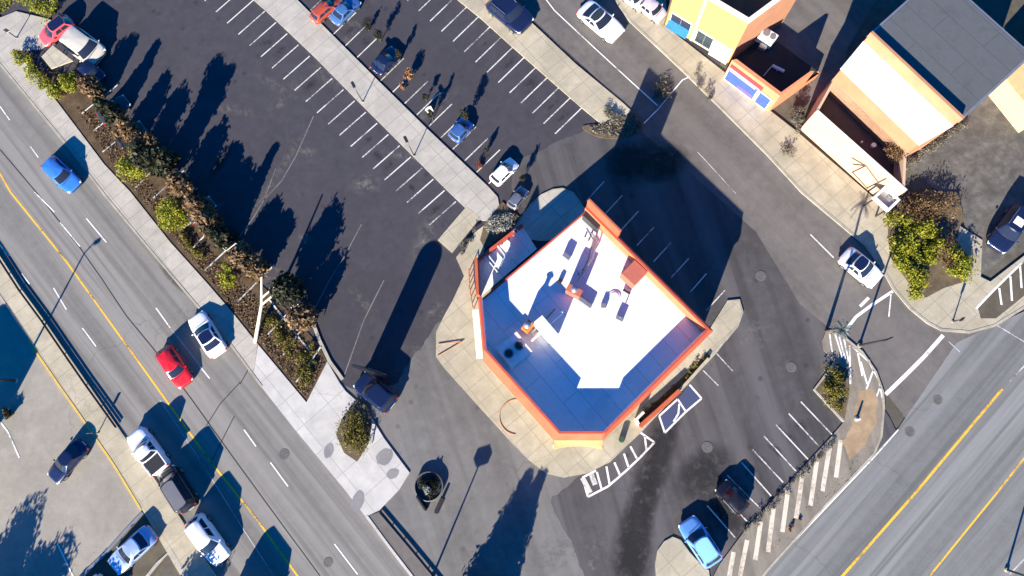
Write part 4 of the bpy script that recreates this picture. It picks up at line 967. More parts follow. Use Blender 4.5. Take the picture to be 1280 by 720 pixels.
v = [bm.verts.new(x) for x in (Vector((p.x, p.y, 1.5)), Vector((q.x, q.y, 1.5)), Vector((q.x, q.y, 1.0)) + nn_ * .7, Vector((p.x, p.y, 1.0)) + nn_ * .7, Vector((q.x, q.y, .75)) + nn_ * .7, Vector((p.x, p.y, .75)) + nn_ * .7)]
bm.faces.new(v[:4]); bm.faces.new((v[3], v[2], v[4], v[5])); bmesh.ops.solidify(bm, geom=bm.faces[:], thickness=.03); link('awning', bm, MT['awning'], yb)
a_, b_ = fr(.41, .44); yw('pilaster', a_, b_, .1, HY - .3, MT['cream'], .1, .14)
a_, b_ = fr(.0, .02); yw('pilaster', a_, b_, .1, HY - .3, MT['cream'], .1, .14)
a_, b_ = fr(.72, .985); yw('corner_bay', a_, b_, .05, 2.5, MT['cream'], .35, .4)
a_, b_ = fr(.0, .03); 
# drain pipe on the left end
t_ = (B_ - A_).normalized(); nn_ = Vector((t_.y, -t_.x, 0)); p = A_ + t_ * Lw * (.985 if rev else .015) + nn_ * .22
bm = bmesh.new(); tube_bm(bm, [(p.x, p.y, .05), (p.x, p.y, HY - .4)], .09, 8); link('drain_pipe', bm, MT['brownmetal'], yb)

# ---- low shop with blue signs
HB_ = 3.9
W2, S2_, E2 = V2(U(915, 75, HB_)), V2(U(975, 120, HB_)), V2(U(1018, 89, HB_)); N2 = W2 + E2 - S2_
sb = empty('sign_shop', (S2_.x, S2_.y, 0), 'low orange shop with blue and red sign front and dark roof', 'building'); SP = [p - S2_ for p in (W2, S2_, E2, N2)]; c2 = sum(SP, Vector()) / 4
SI = offset_loop(SP, [-.4, -.25, -.2, -.2])
coral = flat_mat('coral_stucco', (.60, .22, .11), .85)
SPo, SIo = SP, SI
SE_ = SP[:2] + [SP[2] + (SP[2] - SP[1]) * .45, SP[3] + (SP[2] - SP[1]) * .45]
bm = bmesh.new(); band_bm(bm, [(SE_, 0), (SE_, 1.25)]); band_bm(bm, [(SP[:3], 1.25), (SP[:3], HB_), (SI[:3], HB_), (SI[:3], 1.0)], False)
for k in (0, 2): bm.faces.new([bm.verts.new((q[k].x, q[k].y, z)) for q, z in ((SI, 1.0), (SI, HB_), (SP, HB_), (SP, 1.0))])
link('wall', bm, coral, sb)
bm = bmesh.new(); flat_bm(bm, offset_loop(SE_, [-.38, -.23, -.01, -.01]), 1.27); link('roof', bm, MT['darkroof'], sb)
A_, B_ = edge(SP[0], SP[1], c2); Lw = (B_ - A_).length; rev = (A_ - SP[0]).length > .1
def sw(name, f0, f1, z0, z1, mat, proud, thick=.08):
    if rev: f0, f1 = 1 - f1, 1 - f0
    return wall_panel(sb, name, A_, B_, Lw * f0, Lw * f1, z0, z1, mat, proud, thick)
sw('red_sign', .03, .70, 2.75, 3.3, MT['signred'], .08)
sg = sw('blue_sign', .04, .64, .35, 2.6, MT['blue'], .12)
for (f0, f1, z0, z1) in ((.02, .66, .2, .35), (.02, .66, 2.6, 2.7), (.02, .04, .35, 2.6), (.64, .67, .35, 2.6)): sw('sign_border', f0, f1, z0, z1, MT['cream'], .14)
sw('sign_stripe', .30, .62, .5, 1.0, MT['violet'], .135, .03); sw('sign_stripe', .06, .6, 2.2, 2.45, flat_mat('lilac_sign', (.35, .28, .75), .4), .135, .03)
sw('blue_sign', .70, .92, .35, 2.5, MT['blue'], .12)
for (f0, f1, z0, z1) in ((.68, .94, .2, .35), (.68, .94, 2.5, 2.62), (.68, .70, .35, 2.5), (.92, .94, .35, 2.5)): sw('sign_border', f0, f1, z0, z1, MT['cream'], .14)
g = U(957, 51, 1.25); ac = empty('roof_air_conditioner', (g.x, g.y, 1.25), 'pale grey air conditioner on the dark roof of the sign shop', 'air conditioner', None, R(-38))
bm = bmesh.new(); box_bm(bm, (0, 0, .55), (1.7, 1.4, .9), 0, .04); link('housing', bm, MT['whitemetal'], ac)
bm = bmesh.new(); disc_bm(bm, (-.35, .1, 1.0), .38, .12, 20); disc_bm(bm, (.45, .1, 1.0), .3, .1, 20); link('fan_cowl', bm, MT['greymetal'], ac)
bm = bmesh.new(); box_bm(bm, (.2, -1.0, .3), (.8, .6, .5), .2, .03); tube_bm(bm, [(.2, -.7, .4), (-.9, -.9, .4), (-1.1, -.3, .3)], .07, 8); link('duct', bm, MT['greymetal'], ac)
for sx in (-.6, .6):
    bm = bmesh.new(); box_bm(bm, (sx, 0, .05), (.1, 1.4, .1)); link('base_rail', bm, MT['darkmetal'], ac)
g = U(973, 84, 1.6); bm = bmesh.new(); tube_bm(bm, [(-.6, .25, .25), (.6, -.45, .25)], .17, 10); box_bm(bm, (0, -.1, .08), (.3, .3, .16)); tube_bm(bm, [(-.6, .25, .25), (-1.6, -.9, .2)], .035, 6)
tag(link('roof_vent_pipe', bm, MT['whitemetal'], loc=(g.x, g.y, 1.25)), 'short white vent pipe on the dark roof behind the blue sign', 'vent pipe')

# ---- peach building, three steps
HP = 4.2
a0, a1 = V2(U(1019, 140, HP)), V2(U(1131, 240, HP))
m0, m1 = V2(U(1052, 86, 6.5)), V2(U(1149, 180, 6.5))
g0, g1, g2 = V2(U(1087, 43, 7.8)), V2(U(1201, 150, 7.8)), V2(U(1292, 66, 7.8)); g3 = g0 + g2 - g1
pb = empty('peach_building', (a0.x, a0.y, 0), 'large peach building with white and grey roofs in three steps', 'building'); po = V2(a0)
a0, a1, m0, m1, g0, g1, g2, g3 = (p - po for p in (a0, a1, m0, m1, g0, g1, g2, g3))
tm = (m1 - m0).normalized(); a1b = m0.lerp(m1, .84)
front = [a0, a1, m1 - tm * .02, m0 + tm * .1]
cf = sum(front, Vector()) / 4
fi = offset_loop(front, [-.3, -.25, .02, -.25])
bm = bmesh.new(); band_bm(bm, [(front, 0), (front, HP), (fi, HP), (fi, 1.9)]); link('front_wall', bm, MT['peach'], pb)
bm = bmesh.new(); flat_bm(bm, offset_loop(fi, -.004), 2.2); link('front_roof', bm, MT['brownroof'], pb)
t_ = tm; nm = Vector((-t_.y, t_.x, 0)); nm = nm if nm.dot(g0 - m0) > 0 else -nm
midp = [m0, m1, m1 + nm * max(0.5, (g1 - m1).dot(nm)) , m0 + nm * max(.5, (g0 - m0).dot(nm))]
tg = (g1 - g0).normalized()
midp = [m0, m1, g1 - tg * .05, g0 + tg * .05]
bm = bmesh.new(); band_bm(bm, [(midp, 0), (midp, 6.45)]); link('middle_wall', bm, MT['orangewall'], pb)
bm = bmesh.new(); pr = offset_loop(midp, [.08, .1, -.02, .1]); prism_bm(bm, pr, 6.42, 6.6); link('middle_roof', bm, MT['deck'], pb)
gp = [g0, g1, g2, g3]
bm = bmesh.new(); band_bm(bm, [(gp, 0), (gp, 7.35)]); link('main_wall', bm, MT['orangewall'], pb)
bm = bmesh.new(); prism_bm(bm, offset_loop(gp, [.0, .12, .12, .12]), 7.33, 7.42); link('roof_edge', bm, MT['greymetal'], pb)
bm = bmesh.new(); flat_bm(bm, offset_loop(gp, [-.3, -.12, -.12, -.12]), 7.45); link('main_roof', bm, MT['greyroof'], pb)
c = (g0 + g1) / 2; tt = g1 - g0; nq = Vector((tt.y, -tt.x, 0)).normalized(); nq = nq if nq.dot(c - (g2 + g3) / 2) > 0 else -nq
c = c - nq * .12; bm = bmesh.new(); box_bm(bm, (c.x, c.y, 7.72), (tt.length + .1, .3, .76), math.atan2(tt.y, tt.x)); link('front_parapet', bm, MT['orangewall'], pb)
c = (a0 + a1) / 2; tt = a1 - a0; nf = Vector((tt.y, -tt.x, 0)).normalized(); nf = nf if nf.dot(c - cf) > 0 else -nf
c2_ = c - nf * .15; bm = bmesh.new(); box_bm(bm, (c2_.x, c2_.y, HP + .03), (tt.length, .38, .06), math.atan2(tt.y, tt.x)); link('coping', bm, MT['cream'], pb)
for f in (.46, .55):
    p = a0.lerp(a1, f) - nf * (2.0 if f < .5 else 2.6); bm = bmesh.new(); disc_bm(bm, (p.x, p.y, 2.2), .25 if f > .5 else .1, .35, 16); link('roof_vent', bm, MT['whitemetal'], pb)
# brown ladder frame leaning on the peach wall
A_, B_ = edge(a0, a1, cf); Lw = (B_ - A_).length; rev = (A_ - a0).length > .1
lf = empty('wall_frame', (po + a0.lerp(a1, .7) + nf * .12).to_tuple()[:2] + (0,), 'brown metal frame fixed to the peach wall', 'frame'); lo = V2(lf.location) - po
def onw(f, z, out=.08): 
    p = a0.lerp(a1, f) + nf * out - lo; return (p.x, p.y, z)
for nm_, pth in (('post', [onw(.60, .6), onw(.63, 3.2)]), ('post', [onw(.79, .2), onw(.82, 3.9)]), ('rail', [onw(.60, .7), onw(.80, .3)]), ('rail', [onw(.63, 3.2), onw(.82, 2.4)]), ('rail', [onw(.50, 2.6), onw(.63, 3.2)]), ('brace', [onw(.55, 1.9), onw(.63, 3.2)])):
    bm = bmesh.new(); tube_bm(bm, pth, .05, 6); link(nm_, bm, MT['brownmetal'], lf)
# white box frame at the low end
p = po + a0.lerp(a1, .95) + nf * .9; wb_ = empty('rooftop_sign_box', (p.x, p.y, 0), 'white open sign box frame at the end of the peach wall', 'sign box', None, math.atan2(tt.y, tt.x))
for cc, ss in (((-.9, 0, 2.6), (.25, 1.7, .5)), ((.9, 0, 2.6), (.25, 1.7, .5)), ((0, -.75, 2.6), (1.6, .22, .5)), ((0, .75, 2.6), (1.6, .22, .5))):
    bm = bmesh.new(); box_bm(bm, cc, ss, 0, .02); link('side_panel', bm, MT['whitemetal'], wb_)
bm = bmesh.new(); box_bm(bm, (0, 0, 2.5), (1.6, 1.3, .06)); box_bm(bm, (.2, .25, 2.62), (.5, .4, .2)); link('inner_panel', bm, MT['greymetal'], wb_)
for s in ((-.8, -.7), (.8, -.7), (-.8, .7), (.8, .7)):
    bm = bmesh.new(); box_bm(bm, (s[0], s[1], 1.2), (.14, .14, 2.4)); link('post', bm, MT['darkmetal'], wb_)
# narrow beige building at the right edge
bq = [V2(U(*p, 3.2)) for p in ((1256, 96), (1300, 150), (1420, 60), (1350, -10))]; be = empty('beige_building', (bq[0].x, bq[0].y, 0), 'beige flat roofed building at the right picture edge', 'building'); bq = [p - V2(be.location) for p in bq]
bm = bmesh.new(); band_bm(bm, [(bq, 0), (bq, 3.2)]); link('wall', bm, MT['tanwall'], be)
bm = bmesh.new(); prism_bm(bm, offset_loop(bq, .15), 3.15, 3.3); link('roof', bm, flat_mat('sand_roof', (.55, .42, .2), .9), be)
# shop building beyond the left edge whose shade falls into the corner lot
q = [V2(U(*p, 0)) for p in ((-22, 572), (-62, 508), (-190, 590), (-150, 655))]; cb = empty('corner_shop', (q[0].x, q[0].y, 0), 'plain tan flat roofed shop standing left of the corner lot', 'building'); q = [p - V2(cb.location) for p in q]
bm = bmesh.new(); band_bm(bm, [(q, 0), (q, 5.0)]); link('wall', bm, MT['tanwall'], cb)
bm = bmesh.new(); qi = offset_loop(q, -.3); band_bm(bm, [(q, 5.0), (qi, 5.0), (qi, 4.5)]); link('parapet', bm, MT['cream'], cb)
bm = bmesh.new(); flat_bm(bm, qi, 4.6); link('roof', bm, MT['greyroof'], cb)

# beige shelter beside the white van
sq = [V2(U(*p, 2.0)) for p in ((66, 57), (91, 76), (64, 86), (52, 71))]; sh = empty('flat_shelter', (sq[0].x, sq[0].y, 0), 'beige flat roofed shelter between the red hatchback and hedge', 'shelter'); sq = [p - V2(sh.location) for p in sq]
bm = bmesh.new(); prism_bm(bm, sq, 1.9, 2.05); link('roof', bm, MT['tan'], sh)
for p in offset_loop(sq, -.15):
    bm = bmesh.new(); box_bm(bm, (p.x, p.y, .95), (.08, .08, 1.9)); link('post', bm, MT['darkmetal'], sh)
# ------------------------------------------------------------------ street furniture
def post_thing(name, px, h, lab, cat, r=.06, arm=None, head=None, group='lamp posts and poles', mat='darkmetal', lean=(0, 0)):
    g = U(*px, 0); root = empty(name, (g.x, g.y, 0), lab, cat, group)
    top = Vector((lean[0], lean[1], h)); bm = bmesh.new(); tube_bm(bm, [(0, 0, 0), top * .5, top], [r * 1.25, r, r * .75], 10); link('pole', bm, MT[mat], root, smooth=50)
    bm = bmesh.new(); disc_bm(bm, (0, 0, 0), r * 2.6, .2, 12, r * 2.2); link('base', bm, MT['kerb'], root)
    if arm:
        v = Vector((arm[0], arm[1], .35)); bm = bmesh.new(); tube_bm(bm, [top, top + v * .6 + Vector((0, 0, .1)), top + v], r * .55, 8); link('arm', bm, MT[mat], root)
        e = top + v; bm = bmesh.new(); box_bm(bm, (e.x, e.y, e.z - .04), (.75, .32, .16), math.atan2(arm[1], arm[0]), .04); hd = link('lamp_head', bm, MT[mat], root)
        bm = bmesh.new(); box_bm(bm, (e.x, e.y, e.z - .135), (.55, .22, .03), math.atan2(arm[1], arm[0])); link('lens', bm, MT['lampw'], hd)
    if head:
        bm = bmesh.new(); box_bm(bm, (top.x, top.y, h + .1), (head[0], head[1], .5), head[2], .05); hd = link('lamp_head', bm, MT[mat], root)
        bm = bmesh.new(); box_bm(bm, (top.x, top.y, h - .17), (head[0] * .8, head[1] * .8, .04), head[2]); link('lens', bm, MT['lampw'], hd)
    return root
post_thing('lamp_post', (454, 128), 2.7, 'thin dark lamp post at the middle of the lot median, upper one of two', 'lamp post', .05, (-.3, .6))
post_thing('lamp_post', (518, 195), 2.9, 'thin dark lamp post on the lot median, lower one of two', 'lamp post', .05, (-.3, .6))
post_thing('street_light', (20, 476), 6.1, 'tall dark street light at the kerb of the corner lot', 'street light', .11, (1.0, .6))
post_thing('street_light', (540, 722), 5.0, 'dark lamp post with wide head at the bottom picture edge', 'street light', .09, None, (1.3, .9, .3))
post_thing('sign_pole', (1190, 402), 1.6, 'short dark pole on the tan corner pavement beside the lime shrub', 'pole', .06, None, (.5, .12, .8))
post_thing('sign_pole', (1070, 524), .9, 'short white bollard post behind the island planter', 'bollard', .12, None, None, 'lamp posts and poles', 'whitemetal')
post_thing('sign_pole', (124, 541), 1.5, 'short dark pole on the corner sidewalk opposite the navy sedan', 'pole', .05, None, (.35, .1, .3))
post_thing('sign_pole', (22, 48), 1.6, 'short dark pole on the sidewalk beside the topmost hedge', 'pole', .06, None, (.4, .12, .5))
post_thing('sign_pole', (1258, 712), 5.0, 'bare grey pole with thin arm at the lower right corner', 'pole', .09, (-.6, 1.1))
# metal railing along the corner sidewalk
rp = US([(-30, 277), (0, 320), (27, 362), (55, 400), (83, 441), (110, 480), (148, 533)], .13); rl = empty('metal_railing', (rp[0].x, rp[0].y, .13), 'long low dark metal railing between the corner sidewalk and boulevard', 'railing')
off = Vector(rl.location); rp = [p - off for p in rp]; rp = [p + Vector((-.12, -.1, 0)) for p in rp]
for z in (.14, .3):
    bm = bmesh.new(); tube_bm(bm, [p + Vector((0, 0, z)) for p in rp], .07, 8); link('rail', bm, MT['darkmetal'], rl)
bm_pts = []
for a, b in zip(rp, rp[1:]):
    k = max(1, int((b - a).length / 2.4))
    for i in range(k): bm_pts.append(a.lerp(b, i / k))
for p in bm_pts:
    bm = bmesh.new(); box_bm(bm, (p.x, p.y, .16), (.09, .09, .32)); link('post', bm, MT['darkmetal'], rl)
# low dark rail at the apron verge
rp = US([(475, 641), (508, 680), (541, 720), (565, 750)], .1); rl = empty('low_rail', (rp[0].x, rp[0].y, .1), 'low dark timber rail along the verge by the apron', 'railing'); off = Vector(rl.location)
bm = bmesh.new(); tube_bm(bm, [p - off + Vector((0, 0, .16)) for p in rp], .1, 8); link('rail', bm, MT['darkmetal'], rl)
for i in range(7):
    p = rp[0].lerp(rp[-1], i / 6) - off; bm = bmesh.new(); box_bm(bm, (p.x, p.y, .07), (.1, .1, .14)); link('post', bm, MT['darkmetal'], rl)
# railing by the restaurant's west wall
rp = US([(587, 338), (588, 362), (592, 386)], .13); rl = empty('tan_fence', (rp[0].x, rp[0].y, .13), 'tan post fence beside the west wall of the restaurant', 'fence'); off = Vector(rl.location)
for z in (.45, .95):
    bm = bmesh.new(); tube_bm(bm, [p - off + Vector((0, 0, z)) for p in rp], .045, 6); link('rail', bm, MT['orangewall'], rl)
for i in range(7):
    t = i / 6 * 2; p = rp[int(min(t, 1.999))].lerp(rp[int(min(t, 1.999)) + 1], t - int(min(t, 1.999))) - off; bm = bmesh.new(); box_bm(bm, (p.x, p.y, .5), (.07, .07, 1.0)); link('post', bm, MT['orangewall'], rl)
# hoop and folding stand on the restaurant pavement
g = U(646, 521, .17); bm = bmesh.new(); pts = []
for k in range(25):
    a = R(-20) + k / 24 * R(250) + R(35); pts.append((1.75 * math.cos(a), 1.75 * math.sin(a), .03))
tube_bm(bm, pts, .035, 6); tag(link('garden_hose', bm, MT['rust'], loc=(g.x, g.y, .14)), 'brown hose lying in a loop on the restaurant pavement', 'hose')
g = U(579, 427, .15); st = empty('folding_stand', (g.x, g.y, .13), 'brown folding stand lying open in a V on the pavement', 'stand')
for e in ((548, 430), (547, 445)):
    q = U(*e, .15) - g; bm = bmesh.new(); tube_bm(bm, [(0, 0, .12), (q.x, q.y, .06)], .04, 6); link('bar', bm, MT['orangewall'], st)
g = U(597, 441, .2); bm = bmesh.new(); disc_bm(bm, (0, 0, 0), .14, .5, 12, .11); tag(link('black_bollard', bm, MT['plastic'], loc=(g.x, g.y, .13)), 'short black bollard at the west corner of the restaurant', 'bollard')
# round planter
MT['oldiron'] = flat_mat('old_iron', (.13, .13, .125), .6, .2)
g = U(536, 608, .3); rp_ = empty('round_planter', (g.x, g.y, 0), 'round black planter ring with silver plant at the apron edge', 'planter')
bm = bmesh.new(); ring = []
for r_, z in ((1.45, 0), (1.46, .5), (1.36, .52), (1.30, .2)):
    ring.append([bm.verts.new((r_ * math.cos(2 * math.pi * k / 40), r_ * math.sin(2 * math.pi * k / 40), z)) for k in range(40)])
for a, b in zip(ring, ring[1:]):
    for k in range(40): bm.faces.new((a[k], a[(k + 1) % 40], b[(k + 1) % 40], b[k]))
link('ring', bm, MT['oldiron'], rp_, smooth=40)
bm = bmesh.new(); disc_bm(bm, (0, 0, .12), 1.29, .2, 40); link('soil', bm, MT['plastic'], rp_)
bm = bmesh.new(); crown_bm(bm, (0, .1, .5), (1.0, 1.0, .35), 1500, .2, 18, .4); link('dark_plant', bm, MT['dark'], rp_, recalc=False)
bm = bmesh.new(); crown_bm(bm, (-.05, -.2, .95), (.35, .6, .3), 600, .16, 10, .4); link('plant', bm, MT['pale'], rp_, recalc=False)
for px, rz, lab in (((527, 629), R(-55), 'leaning black board left of the round planter'), ((549, 632), R(65), 'leaning black board right of the round planter')):
    g = U(*px, .3); bo = empty('black_board', (g.x, g.y, 0), lab, 'board', 'boards by the round planter', rz)
    bm = bmesh.new(); box_bm(bm, (0, 0, .35), (1.7, .25, .6), 0, .06); link('panel', bm, MT['plastic'], bo)
    bm = bmesh.new(); box_bm(bm, (0, 0, .03), (1.5, .5, .06)); link('foot', bm, MT['darkmetal'], bo)
# white A-board in a stall
g = U(536, 137, .4); ab = empty('sandwich_board', (g.x, g.y, 0), 'small white folding board standing in a stall beside the median', 'folding board', None, R(40))
for s in (1, -1):
    bm = bmesh.new(); box_bm(bm, (0, 0, .5), (.7, .04, 1.0)); bmesh.ops.rotate(bm, cent=(0, 0, 1), matrix=Matrix.Rotation(s * .3, 3, 'X'), verts=bm.verts); link('panel', bm, MT['whitemetal'], ab)
# cart corrals: white tube frames
def corral(px, lab, rz, sx, sy):
    g = U(*px, .5); rt = empty('cart_corral', (g.x, g.y, 0), lab, 'cart corral', 'white cart corrals by the planting strip', rz)
    for z in (.5, 1.0):
        bm = bmesh.new(); tube_bm(bm, [(-sx, sy, z), (-sx, -sy, z), (sx, -sy, z), (sx, sy, z)], .06, 8); link('rail', bm, MT['whitemetal'], rt)
    for p in ((-sx, sy), (-sx, -sy), (0, -sy), (sx, -sy), (sx, sy)):
        bm = bmesh.new(); tube_bm(bm, [(p[0], p[1], 0), (p[0], p[1], 1.0)], .05, 8); link('post', bm, MT['whitemetal'], rt)
corral((279, 298), 'long white tube cart corral beside the planting strip', R(-50), 1.3, .5)
corral((296, 315), 'short white tube cart corral at the end of the long one', R(-50), .6, .6)
corral((376, 389), 'small white tube cart corral near the curved kerb', R(-55), .8, .5)
# bleached dead tree with two limbs
g = U(319, 428, 0); dt = empty('dead_tree', (g.x, g.y, 0), 'bleached bare trunk with two limbs leaning out of the strip', 'tree'); 
tip = U(327, 346, 4.4) - g; f1 = U(327, 381, 2.4) - g; 
bm = bmesh.new(); tube_bm(bm, [(0, 0, 0), f1 * .5, f1, tip], [.22, .19, .16, .09], 8); link('trunk', bm, MT['birch'], dt, smooth=60)
for z0, e, ez in ((f1, (362, 353), 3.4), (f1.lerp(tip, .25), (350, 354), 3.4)):
    q = U(*e, ez) - g; bm = bmesh.new(); tube_bm(bm, [z0, z0.lerp(q, .5) + Vector((0, 0, .1)), q], [.13, .1, .05], 7); link('limb', bm, MT['birch'], dt, smooth=60)

# tall slab added only to cast a long shadow over the lot
def shadow_slab(name, p0, p1, h, lab, thick=.28, mat='darkmetal'):
    a, b = U(*p0, 0), U(*p1, 0); g = (a + b) / 2; t = V2(b - a); root = empty(name, (g.x, g.y, 0), lab, 'sign', None, math.atan2(t.y, t.x)); w = t.length  # no real sign, the slab is added only to cast a shadow
    bm = bmesh.new(); n = 12; pr = [(-w / 2, .5), (w / 2, .5)] + [(w / 2 * math.cos(k / n * math.pi), h - w * .32 + w * .32 * math.sin(k / n * math.pi)) for k in range(n + 1)]
    f = [bm.verts.new((x, -thick / 2, z)) for x, z in pr]; bk = [bm.verts.new((x, thick / 2, z)) for x, z in pr]; bm.faces.new(f); bm.faces.new(bk)
    for i in range(len(pr)): bm.faces.new((f[i], f[(i + 1) % len(pr)], bk[(i + 1) % len(pr)], bk[i]))
    link('panel', bm, MT[mat], root)
    bm = bmesh.new(); box_bm(bm, (0, 0, .25), (w * .8, thick * 1.3, .5), 0, .03); link('plinth', bm, MT['kerb'], root)
shadow_slab('pylon_sign', (458, 461), (485, 471), 6.1, 'tall dark pylon sign with rounded top behind the navy hatchback')

# ------------------------------------------------------------------ plants
GH, GT, GS_, GY = 'green shrubs in the planting strip', 'brown bare trees of the planting strip', 'shrubs of the planters', 'young trees of the stall row'
hedge('green_hedge', [(25, -14), (42, 2), (57, 8), (68, 14)], 2.3, 1.3, 'lime hedge at the top left beside the red hatchback', 'hedge', MT['lime'], GH, 480, .2)
hedge('green_hedge', [(22, 66), (32, 76), (41, 90), (55, 104), (70, 120)], 1.7, 1.2, 'lime hedge along the sidewalk below the beige shelter', 'hedge', MT['lime'], GH, 420, .2)
tree('round_shrub', (85, 104), 1.0, (1.35, 1.35, .85), 'round lime shrub at the lower end of the long hedge', 'shrub', MT['lime'], GH, 2600, .2, 26, asp=.6)
tree('round_shrub', (167, 208), 1.7, (1.85, 1.85, 1.35), 'round lime shrub below two stall lines, upper one in the brown strip', 'shrub', MT['lime'], GH, 3800, .21, 34, asp=.6)
tree('oval_shrub', (216, 267), 1.4, (1.75, 2.4, 1.15), 'large oval green shrub in the middle of the brown strip', 'shrub', MT['lime'], GH, 4200, .21, 30, asp=.6)
tree('narrow_shrub', (286, 346), 1.1, (1.0, 1.8, 1.0), 'narrow lime shrub below the cart corral', 'shrub', MT['lime'], GH, 1500, .19, 18, asp=.6)
hedge('low_shrubs', [(225, 290), (240, 310), (250, 325)], 1.1, .6, 'low olive shrubs below the oval green shrub', 'shrubs', MT['olive'], GH, 300, .16)
hedge('low_shrubs', [(330, 395), (345, 415), (362, 435), (378, 458), (385, 480)], 1.9, .6, 'low olive ground shrubs at the tapered end of the strip', 'shrubs', MT['olive'], GH, 330, .16)
hedge('low_shrubs', [(388, 430), (390, 455), (386, 478)], 1.0, .5, 'small olive shrubs at the tip beside the apron', 'shrubs', MT['olive'], GH, 260, .15)
# bare brown and dark trees whose shade fills the lot edge
bare = [((128, 158), 4.2, 1.0, 'cone'), ((150, 182), 2.7, 1.1, 'ball'), ((172, 199), 2.9, 1.1, 'ball'), ((196, 224), 5.6, 1.25, 'box'), ((216, 252), 3.3, 1.2, 'ball'),
        ((238, 278), 3.0, 1.2, 'ball'), ((266, 314), 4.6, 1.1, 'cone'), ((252, 298), 2.6, 1.1, 'ball'), ((290, 338), 2.7, 1.1, 'ball'), ((308, 352), 2.6, 1.0, 'ball'), ((350, 380), 4.3, 1.5, 'ball'), ((366, 412), 2.6, 1.2, 'ball'), ((107, 132), 2.5, 1.0, 'ball')]
names = ['pointed dark bare tree at the upper end of the strip', 'low dark bare tree below the pointed one', 'dark bare tree beside the round lime shrub', 'tallest square topped dark tree in the strip', 'dark bare tree just above the oval green shrub',
         'dark bare tree just below the oval green shrub', 'pointed dark bare tree above the cart corral', 'low dark bare tree left of the pointed tree by the corral', 'dark bare tree between corral and bleached trunk', 'dark bare tree beside the narrow lime shrub', 'broad round dark bare tree beside the bleached trunk', 'dark bare tree at the lower end of the strip', 'lowest dark bare tree beside the navy hatchback and cream van']
for (px, h, r_, shp), lab in zip(bare, names):
    big = h > 4
    h = max(h, 3.2)
    tree('bare_tree', (px[0] + 19, px[1] - 13), h * .54, (r_, r_, h * .46), lab, 'tree', MT['dark'] if shp in ('cone', 'box') or big else MT['browntwig'], GT, int(3000 * h / 2.6), .44, 44, shp, .6, 'bark', True, .45, 9, .06)
# planters
tree('planter_shrub', (442, 538), .6, (1.45, 2.6, .5), 'leafy lime shrub filling the leaf shaped apron planter', 'shrub', MT['olive'], GS_, 3400, .16, 40, asp=.6, spread=.42)
slab('planter_bed', [(446, 499), (459, 508), (467, 535), (462, 556), (446, 577), (430, 566), (420, 543), (427, 524)], .2, MT['soil'], .1)
kerb_line('planter_kerb', [(467, 530), (463, 554), (447, 580)], .3, .1, .3, MT['white_conc'])
sheet('shrub_bed', [(1108, 262), (1122, 236), (1198, 240), (1204, 268), (1196, 300), (1216, 330), (1206, 352), (1180, 360), (1158, 372), (1136, 354), (1112, 320)], .15, MT['soil'])
hedge('big_shrub', [(1120, 272), (1138, 282), (1158, 290), (1172, 300), (1165, 322), (1148, 318), (1128, 300), (1124, 318), (1140, 338), (1158, 342), (1150, 358), (1141, 362)], 2.3, 1.5, 'big lime shrub mass on the tan street corner', 'shrub', MT['lime'], GS_, 620, .22)
tree('big_shrub', (1201, 330), .9, (1.5, 2.0, .85), 'smaller lime shrub right of the big lime shrub mass', 'shrub', MT['lime'], GS_, 2600, .22, 28, asp=.55)
tree('brown_shrub', (1158, 262), .9, (4.0, 2.2, .8), 'brown twiggy shrub above the big lime shrub mass', 'shrub', MT['browntwig'], GS_, 4200, .24, 44, asp=.35)
tree('brown_shrub', (1180, 312), .9, (1.2, 2.2, .7), 'brown shrub between the two lime shrubs', 'shrub', MT['browntwig'], GS_, 1600, .22, 22, asp=.35)
hedge('rubble_hedge', [(1126, 214), (1140, 200), (1160, 188), (1182, 174), (1204, 156)], 1.1, .8, 'grey twiggy hedge along the end of the peach building', 'hedge', MT['greytwig'], GS_, 330, .2, asp=.3)
tree('ivy_clump', (1120, 190), 3.6, (1.1, 1.5, .8), 'grey brown creeper clump on the low roof of the peach building', 'creeper', MT['browntwig'], GS_, 1500, .2, 20, asp=.35)
tree('grey_shrub', (998, 148), .9, (.9, 2.0, .8), 'grey twiggy shrub at the left end of the peach wall', 'shrub', MT['greytwig'], GS_, 1500, .22, 20, asp=.3)
tree('grey_shrub', (985, 187), .4, (.9, .9, .4), 'low grey shrub on the pavement below the peach wall', 'shrub', MT['greytwig'], GS_, 500, .17, 12, asp=.3)
hedge('verge_shrubs', [(868, 96), (880, 110), (892, 126)], .9, .7, 'dry grey shrubs along the kerb before the blue signs', 'shrubs', MT['greytwig'], GS_, 260, .2, asp=.3)
tree('fallen_branches', (826, 112), .35, (1.5, 1.7, .35), 'dry pale branches heaped on the side street beside the stop line', 'branches', MT['greytwig'], GS_, 700, .42, 16, asp=.14, limbs=10, trunk_r=.04)
tree('dry_shrub', (764, 142), .45, (1.5, .8, .45), 'dry tan shrub at the end of the tan median band', 'shrub', MT['greytwig'], GS_, 900, .2, 16, asp=.3)
tree('dry_shrub', (796, 158), .4, (.8, .8, .4), 'dry tan shrub at the rounded tip of the planting bed', 'shrub', MT['greytwig'], GS_, 500, .2, 12, asp=.3)
bed = sheet('silver_bed', [(605, 280), (628, 252), (650, 272), (628, 296), (606, 311), (600, 300)], .14, MT['soil'])
tree('silver_shrub', (626, 279), .5, (2.1, 1.1, .45), 'silver grey shrub bed beside the red annex wall', 'shrub', MT['pale'], GS_, 2600, .2, 30, asp=.4)
hedge('kerb_shrubs', [(574, 318), (586, 300), (596, 288)], .7, .5, 'dry grey shrubs beside the tan pad at the median end', 'shrubs', MT['greytwig'], GS_, 260, .16, asp=.35)
sheet('island_bed', [(1046, 454), (1060, 462), (1062, 490), (1056, 524), (1020, 487)], .14, MT['soil'])
